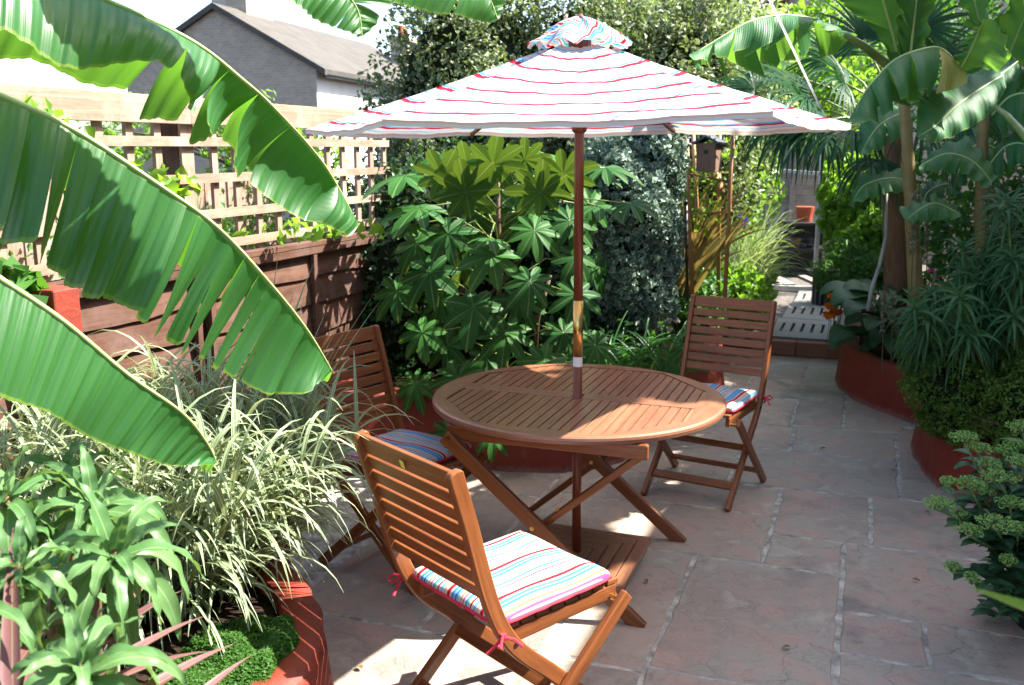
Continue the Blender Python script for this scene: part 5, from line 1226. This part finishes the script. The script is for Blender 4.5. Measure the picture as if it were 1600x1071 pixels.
# bird box on a pole, cane obelisk
r = thing('bird_box', 'small wooden bird box with a dark pitched roof, under the parasol edge', 'bird box', at(1108, 270, 6.7)); C0 = at(1108, 244, 6.7)
mb = MB(); AX = (Vector((.87, -.5, 0)), Vector((.5, .87, 0)))
for s, (ax, ay) in enumerate(((AX[0], AX[1]), (AX[1], -AX[0]), (-AX[0], -AX[1]), (-AX[1], AX[0]))):
    c = C0+ay*-.062; mb.bar(c-Vector((0, 0, .10)), c+Vector((0, 0, .088)), .124, .012, ay)
mb.box(C0-Vector((0, 0, .098)), (.135, .135, .012), AX); mb.build('box', M['greywood'] if 0 else woodmat('bird_box_boards', (.12, .06, .035), (.26, .15, .10), .8), r)
mb = MB(); n = 0
for s in (-1, 1):
    e = C0+AX[0]*.095*s+Vector((0, 0, .085)); t_ = C0+Vector((0, 0, .135)); mb.bar((e+t_)/2-AX[1]*.09, (e+t_)/2+AX[1]*.09, (e-t_).length, .014, ((t_-e).cross(AX[1])*s))
mb.build('roof', M['blackmetal'] if 0 else plain('roofing_felt', (.06, .07, .08), .8), r)
mb = MB(); hc = C0-AX[1]*.0685+Vector((0, 0, .03)); mb.tube([hc+AX[1]*.003, hc-AX[1]*.001], .016, 12); mb.build('entrance_hole', M['blackmetal'], r)
ob = thing('cane_obelisk', 'orange brown cane frame with cross pieces behind the bird box', 'plant support', at(1110, 440, 6.95)); mb = MB()
for (x0, x1, Y) in ((1132, 1146, 6.9), (1122, 1124, 7.2), (1082, 1072, 6.9), (1096, 1082, 7.2)):
    mb.tube([at(x0, 470, Y), at(x1, 196, Y)], .016, 7)
mb.tube([at(1068, 335, 6.9), at(1145, 330, 6.9)], .010, 6); mb.tube([at(1070, 270, 6.9), at(1146, 285, 6.9)], .010, 6); mb.bar(at(1118, 270, 7.0), at(1128, 305, 6.9), .05, .02); mb.build('canes', M['bamboo'], ob, smooth=True)
bush('climber', 'climber with small pale flowers on the cane frame by the bird box', 'climber', [(at(1095, 300, 6.95), (.16, .15, .30)), (at(1125, 230, 7.1), (.15, .15, .12))], 260, .05, .03, 'bright', core=False)
mb = MB(); mb.tube([at(1074, 470, 6.5), at(1072, 318, 6.5)], .011, 8); mb.tube([at(1072, 318, 6.5), at(1072, 312, 6.5)], [.016, .004], 8)
tag(mb.build('garden_stake', M['blackmetal'], smooth=True), 'thin black metal stake standing behind the far chair', 'stake')
mb = MB(); P = [at(1385, 300, 6.3), at(1384, 370, 6.3), at(1374, 415, 6.2), at(1362, 450, 6.15), at(1356, 485, 6.1)]; mb.tube(P, [.010, .011, .012, .013, .013], 7)
tag(mb.build('garden_hose', M['ropem'], smooth=True), 'pale grey hose hanging in front of the palm trunk', 'hose')
mb = MB(); a = at(1200, -6, 3.2); b = at(1281, 166, 4.05); mb.tube([a-(b-a)*.9, a, b, b+(b-a)*.02], .0045, 6)
o = tag(mb.build('line', M['cord'], smooth=True), 'taut white cord running down from the top edge to the parasol tip', 'cord')
# houses
def house(name, label, cx, cy, ax, w, d, eave, ridge, wallm, gablem, roofm, chim=()):
    """w along the ridge (ax), d across; local frame"""
    r = thing(name, label, 'house', (cx, cy, 0)); ax = Vector((*ax, 0)).normalized(); ay = Vector((-ax.y, ax.x, 0)); C = Vector((cx, cy, 0))
    def P(a, b, z): return C+ax*a+ay*b+Vector((0, 0, z))
    for s, bb in ((1, -d/2), (-1, d/2)):
        mb = MB(); n = len(mb.v); mb.v += [P(-w/2, bb, 0), P(w/2, bb, 0), P(w/2, bb, eave), P(-w/2, bb, eave)]; f = [n, n+1, n+2, n+3]; u = [(0, 0), (w, 0), (w, eave), (0, eave)]
        mb.face(f if s > 0 else f[::-1], u if s > 0 else u[::-1]); mb.build('side_wall', wallm, r)
    for aa in (-w/2, w/2):
        mb = MB(); n = len(mb.v); mb.v += [P(aa, -d/2, 0), P(aa, d/2, 0), P(aa, d/2, eave), P(aa, 0, ridge), P(aa, -d/2, eave)]; mb.face([n, n+1, n+2, n+3, n+4], [(0, 0), (d, 0), (d, eave), (d/2, ridge), (0, eave)]); mb.build('gable_wall', gablem, r)
    sl_ = (ridge-eave)/(d/2); mb = MB()
    for s in (-1, 1):
        e = P(-w/2-.12, s*(d/2+.25), eave-.25*sl_); t = P(-w/2-.12, 0, ridge); e2 = P(w/2+.12, s*(d/2+.25), eave-.25*sl_); t2 = P(w/2+.12, 0, ridge); up = Vector((0, 0, .12))
        n = len(mb.v); mb.v += [e, e2, t2, t, e+up, e2+up, t2+up, t+up]; 
        for f in ([4, 5, 6, 7], [3, 2, 1, 0], [0, 1, 5, 4], [2, 3, 7, 6], [1, 2, 6, 5], [3, 0, 4, 7]): mb.face([n+i for i in f], [(0, 0), (w, 0), (w, 3), (0, 3)])
    rf = mb.build('roof', roofm, r)
    for (a, b, sz, zz) in chim:
        mb = MB(); mb.box(P(a, b, (ridge-1+zz)/2+.0), (sz, sz*.7, zz-ridge+1), (ax, ay)); mb.box(P(a, b, zz+.05), (sz+.15, sz*.7+.15, .12), (ax, ay)); c_ = mb.build('chimney', M['stock'], rf)
        mb = MB()
        for q in (-.25, .05, .3): mb.tube([P(a+q*sz, b, zz+.1), P(a+q*sz, b, zz+.42)], [.10, .08], 10)
        mb.build('chimney_pot', M['terra'], c_)
    return r, P
# gable house at the left: near gable peak at (335,12), its ridge runs back to the right
g0 = at(336, 14, 21.0); e0 = at(478, 104, 20.0); rdr = at(575, 70, 29.0)
axd = (rdr.x-g0.x, rdr.y-g0.y); L_ = math.hypot(*axd); axn = (axd[0]/L_, axd[1]/L_)
ctr = (g0.x+axn[0]*L_/2, g0.y+axn[1]*L_/2); perp = Vector((-axn[1], axn[0]))
half = abs((Vector((e0.x, e0.y))-Vector((g0.x, g0.y))).dot(perp))
h1, HP = house('brick_house', 'yellow brick gable house with slate roof and white side wall, top left', ctr[0], ctr[1], axn, L_, half*2, e0.z, g0.z, M['render'], M['stock'], M['slate'], ((-L_/2+1.6, .25, 1.2, g0.z+1.3), (L_/2-.4, -half*.55, .7, g0.z+.1)))
mb = MB(); mb.tube([HP(L_/2-.3, -half-.06, 0), HP(L_/2-.3, -half-.06, e0.z-.1)], .06, 8); mb.tube([HP(-L_/2, -half-.2, e0.z-.12), HP(L_/2, -half-.2, e0.z-.12)], .06, 8); mb.build('drainpipe', M['blackplastic'], h1)
wv = MB(); wc = HP(-L_/2-.03, -half*.25, e0.z-1.6); pv = Vector((perp.x, perp.y, 0)); an = Vector((axn[0], axn[1], 0))
wv.bar(wc-pv*.55, wc+pv*.55, .06, 1.3); fr = wv.build('window', M['render'], h1); wv = MB(); wv.bar(wc-pv*.48-an*.035, wc+pv*.48-an*.035, .02, 1.15); wv.build('pane', M['windowglass'], fr)
h2, HQ = house('brick_house', 'dark red brick house with a pale window, at the top between the tree and palm', 6.6, 26.5, (1, -.1), 9, 6, 7.2, 9.5, M['redbrick'], M['redbrick'], M['slate'], ())
wx = at(1156, 20, 23.4); wv = MB(); wv.bar((wx.x-.48, 23.33, wx.z-.05), (wx.x+.48, 23.25, wx.z-.05), .12, 1.05); fr = wv.build('window', M['render'], h2)
wv = MB(); wv.bar((wx.x-.40, 23.25, wx.z+.17), (wx.x+.40, 23.17, wx.z+.17), .03, .38); wv.build('pane', M['windowglass'], fr); wv = MB(); wv.bar((wx.x-.40, 23.25, wx.z-.30), (wx.x+.40, 23.17, wx.z-.30), .03, .38); wv.build('pane', M['windowglass'], fr)
h3, _q = house('brick_house', 'yellow stock brick house behind the arched banana leaf, top right', 9.2, 23.5, (1, -.15), 5.5, 5, 7.5, 9.4, M['stock'], M['stock'], M['slate'], ())
rnd = random.Random(31)
for k, (x, y) in enumerate(((655, 772), (684, 790), (668, 800), (1010, 905), (1235, 1010), (1392, 735), (1425, 905), (1180, 640), (760, 985), (1290, 700), (565, 1045), (1445, 800))):
    p = on(x, y, .018); t = thing('fallen_leaf', 'x', 'leaf', tuple(p), 0, 'fallen leaves on the paving'); a_ = rnd.uniform(0, 6.28); mb = MB()
    mb.blade(p, (math.cos(a_), math.sin(a_), .25), (0, 0, 1), rnd.uniform(.025, .045), rnd.uniform(.012, .02), .6, 6, .3, 1, .5); mb.build('blade', M['dry'], t)
    t['label'] = ['small dry yellow leaf on the paving behind the nearest chair, left of two others', 'small dry leaf on the paving between the left chair and the table leg', 'small dry leaf on the paving, lowest of the three behind the nearest chair', 'small dry leaf on the paving in front of the parasol base', 'small dry leaf on the large slab at the bottom centre right', 'small dry leaf beside the foot of the right bed wall', 'small dry leaf on the paving left of the fleshy plant', 'small dry leaf on the paving near the far end of the patio', 'small dry leaf on the paving under the nearest chair', 'small dry leaf on the paving right of the far chair', 'small dry leaf in the sun patch at the bottom left', 'small dry leaf on the paving below the flower heads of the fleshy plant'][k]
# shade: unseen wall and leaves added outside the frame to block the sun
r = thing('shade_wall', 'tall brick block added on the sunny right side to shade the patio, outside the picture', 'house', tuple(gp(3.5, 5))); mb = MB()
AW = 2.73; n = 0; pr = [(AW, 0), (AW, 5.0), (AW+1.6, 5.9), (AW+3.2, 5.0), (AW+3.2, 0)]
for b_ in (-3, 12):
    for (a_, z_) in pr: mb.v.append(gp(a_, b_, z_))
N = len(pr); mb.face(list(range(N))[::-1], [(p[0], p[1]) for p in pr][::-1]); mb.face([N+k for k in range(N)], [(p[0], p[1]) for p in pr])
for k in range(N): k2 = (k+1) % N; mb.face([k, k2, N+k2, N+k], [(0, pr[k][1]), (0, pr[k2][1]), (15, pr[k2][1]), (15, pr[k][1])])
mb.build('wall', M['stock'], r)
tr_ = thing('shade_leaves', 'big leaves added above the tall brick block to dapple the sun, outside the picture', 'climber', tuple(gp(AW-.1, 5))); mb = MB(); rnd = random.Random(77)  # unseen leaf clumps added to break up the edge of the wall's shadow
for (b0, bw, h0, h, n_) in ((3.5, .15, 0, .25, 25), (5.9, .10, 0, .5, 70), (5.98, .13, .4, 1.2, 120), (6.35, .2, .42, 1.15, 170), (6.95, .22, .35, 1.1, 190), (7.5, .25, .0, .9, 150), (8.3, .3, 0, .7, 90), (9.4, .5, 0, .5, 60), (1.2, .4, 0, .4, 40)):
    for k in range(n_):
        p = gp(AW+rnd.uniform(-.25, .1), b0+rnd.gauss(0, bw), 4.95+h0+rnd.random()*(h-h0)); d = Vector((rnd.uniform(-1, 1), rnd.uniform(-1, 1), rnd.uniform(-.8, .5))).normalized(); L = rnd.uniform(.13, .24)
        mb.blade(p-d*L*.5, d, (.63, .1, .77), L, L*.6, .3, 4, .1, 1)
for k in range(150):
    p = gp(AW+rnd.uniform(-.2, -.05), rnd.uniform(-1, 10), rnd.uniform(3.6, 4.85)); d = Vector((rnd.uniform(-1, 1), rnd.uniform(-1, 1), -1)).normalized(); mb.blade(p, d, (-1, .3, .3), .2, .13, .3, 4, .1, 1)
mb.build('foliage', M['mid'], tr_, smooth=True)


SUN_E, SKY_E, EXPO = 4.8, .125, 2.2

# ================================================================== LIGHT, SKY, CAMERA
sun_dir = Vector((.629, .109, .769)).normalized()
sl = bpy.data.lights.new('sun', 'SUN'); sl.energy = SUN_E; sl.angle = R(.5); sl.color = (1, .95, .86)
so = bpy.data.objects.new('sun', sl); col.objects.link(so); so.rotation_euler = sun_dir.to_track_quat('Z', 'Y').to_euler()
w = bpy.data.worlds.new('World'); sc.world = w; w.use_nodes = True; nt = w.node_tree; nt.nodes.clear()
sky = nt.nodes.new('ShaderNodeTexSky'); sky.sky_type = 'NISHITA'; sky.sun_disc = False
sky.sun_elevation = math.asin(sun_dir.z); sky.sun_rotation = math.atan2(sun_dir.x, sun_dir.y); sky.dust_density = 2.0; sky.ozone_density = .5; sky.air_density = .7
bg = nt.nodes.new('ShaderNodeBackground'); bg.inputs[1].default_value = SKY_E; ow = nt.nodes.new('ShaderNodeOutputWorld')
nt.links.new(sky.outputs[0], bg.inputs[0]); nt.links.new(bg.outputs[0], ow.inputs[0])
cam = bpy.data.cameras.new('camera'); cam.sensor_width = 36; cam.lens = 36*FPX/1600; cam.clip_end = 600; cam.clip_start = .05
cam.dof.use_dof = True; cam.dof.focus_distance = 2.7; cam.dof.aperture_fstop = 7.0
co = bpy.data.objects.new('camera', cam); col.objects.link(co); co.location = (0, 0, 1.73); co.rotation_euler = (PI/2-PITCH, 0, 0); sc.camera = co
sc.view_settings.view_transform = 'Standard'; sc.view_settings.look = 'None'; sc.view_settings.gamma = 1; sc.view_settings.exposure = EXPO
sc.render.engine = 'CYCLES'
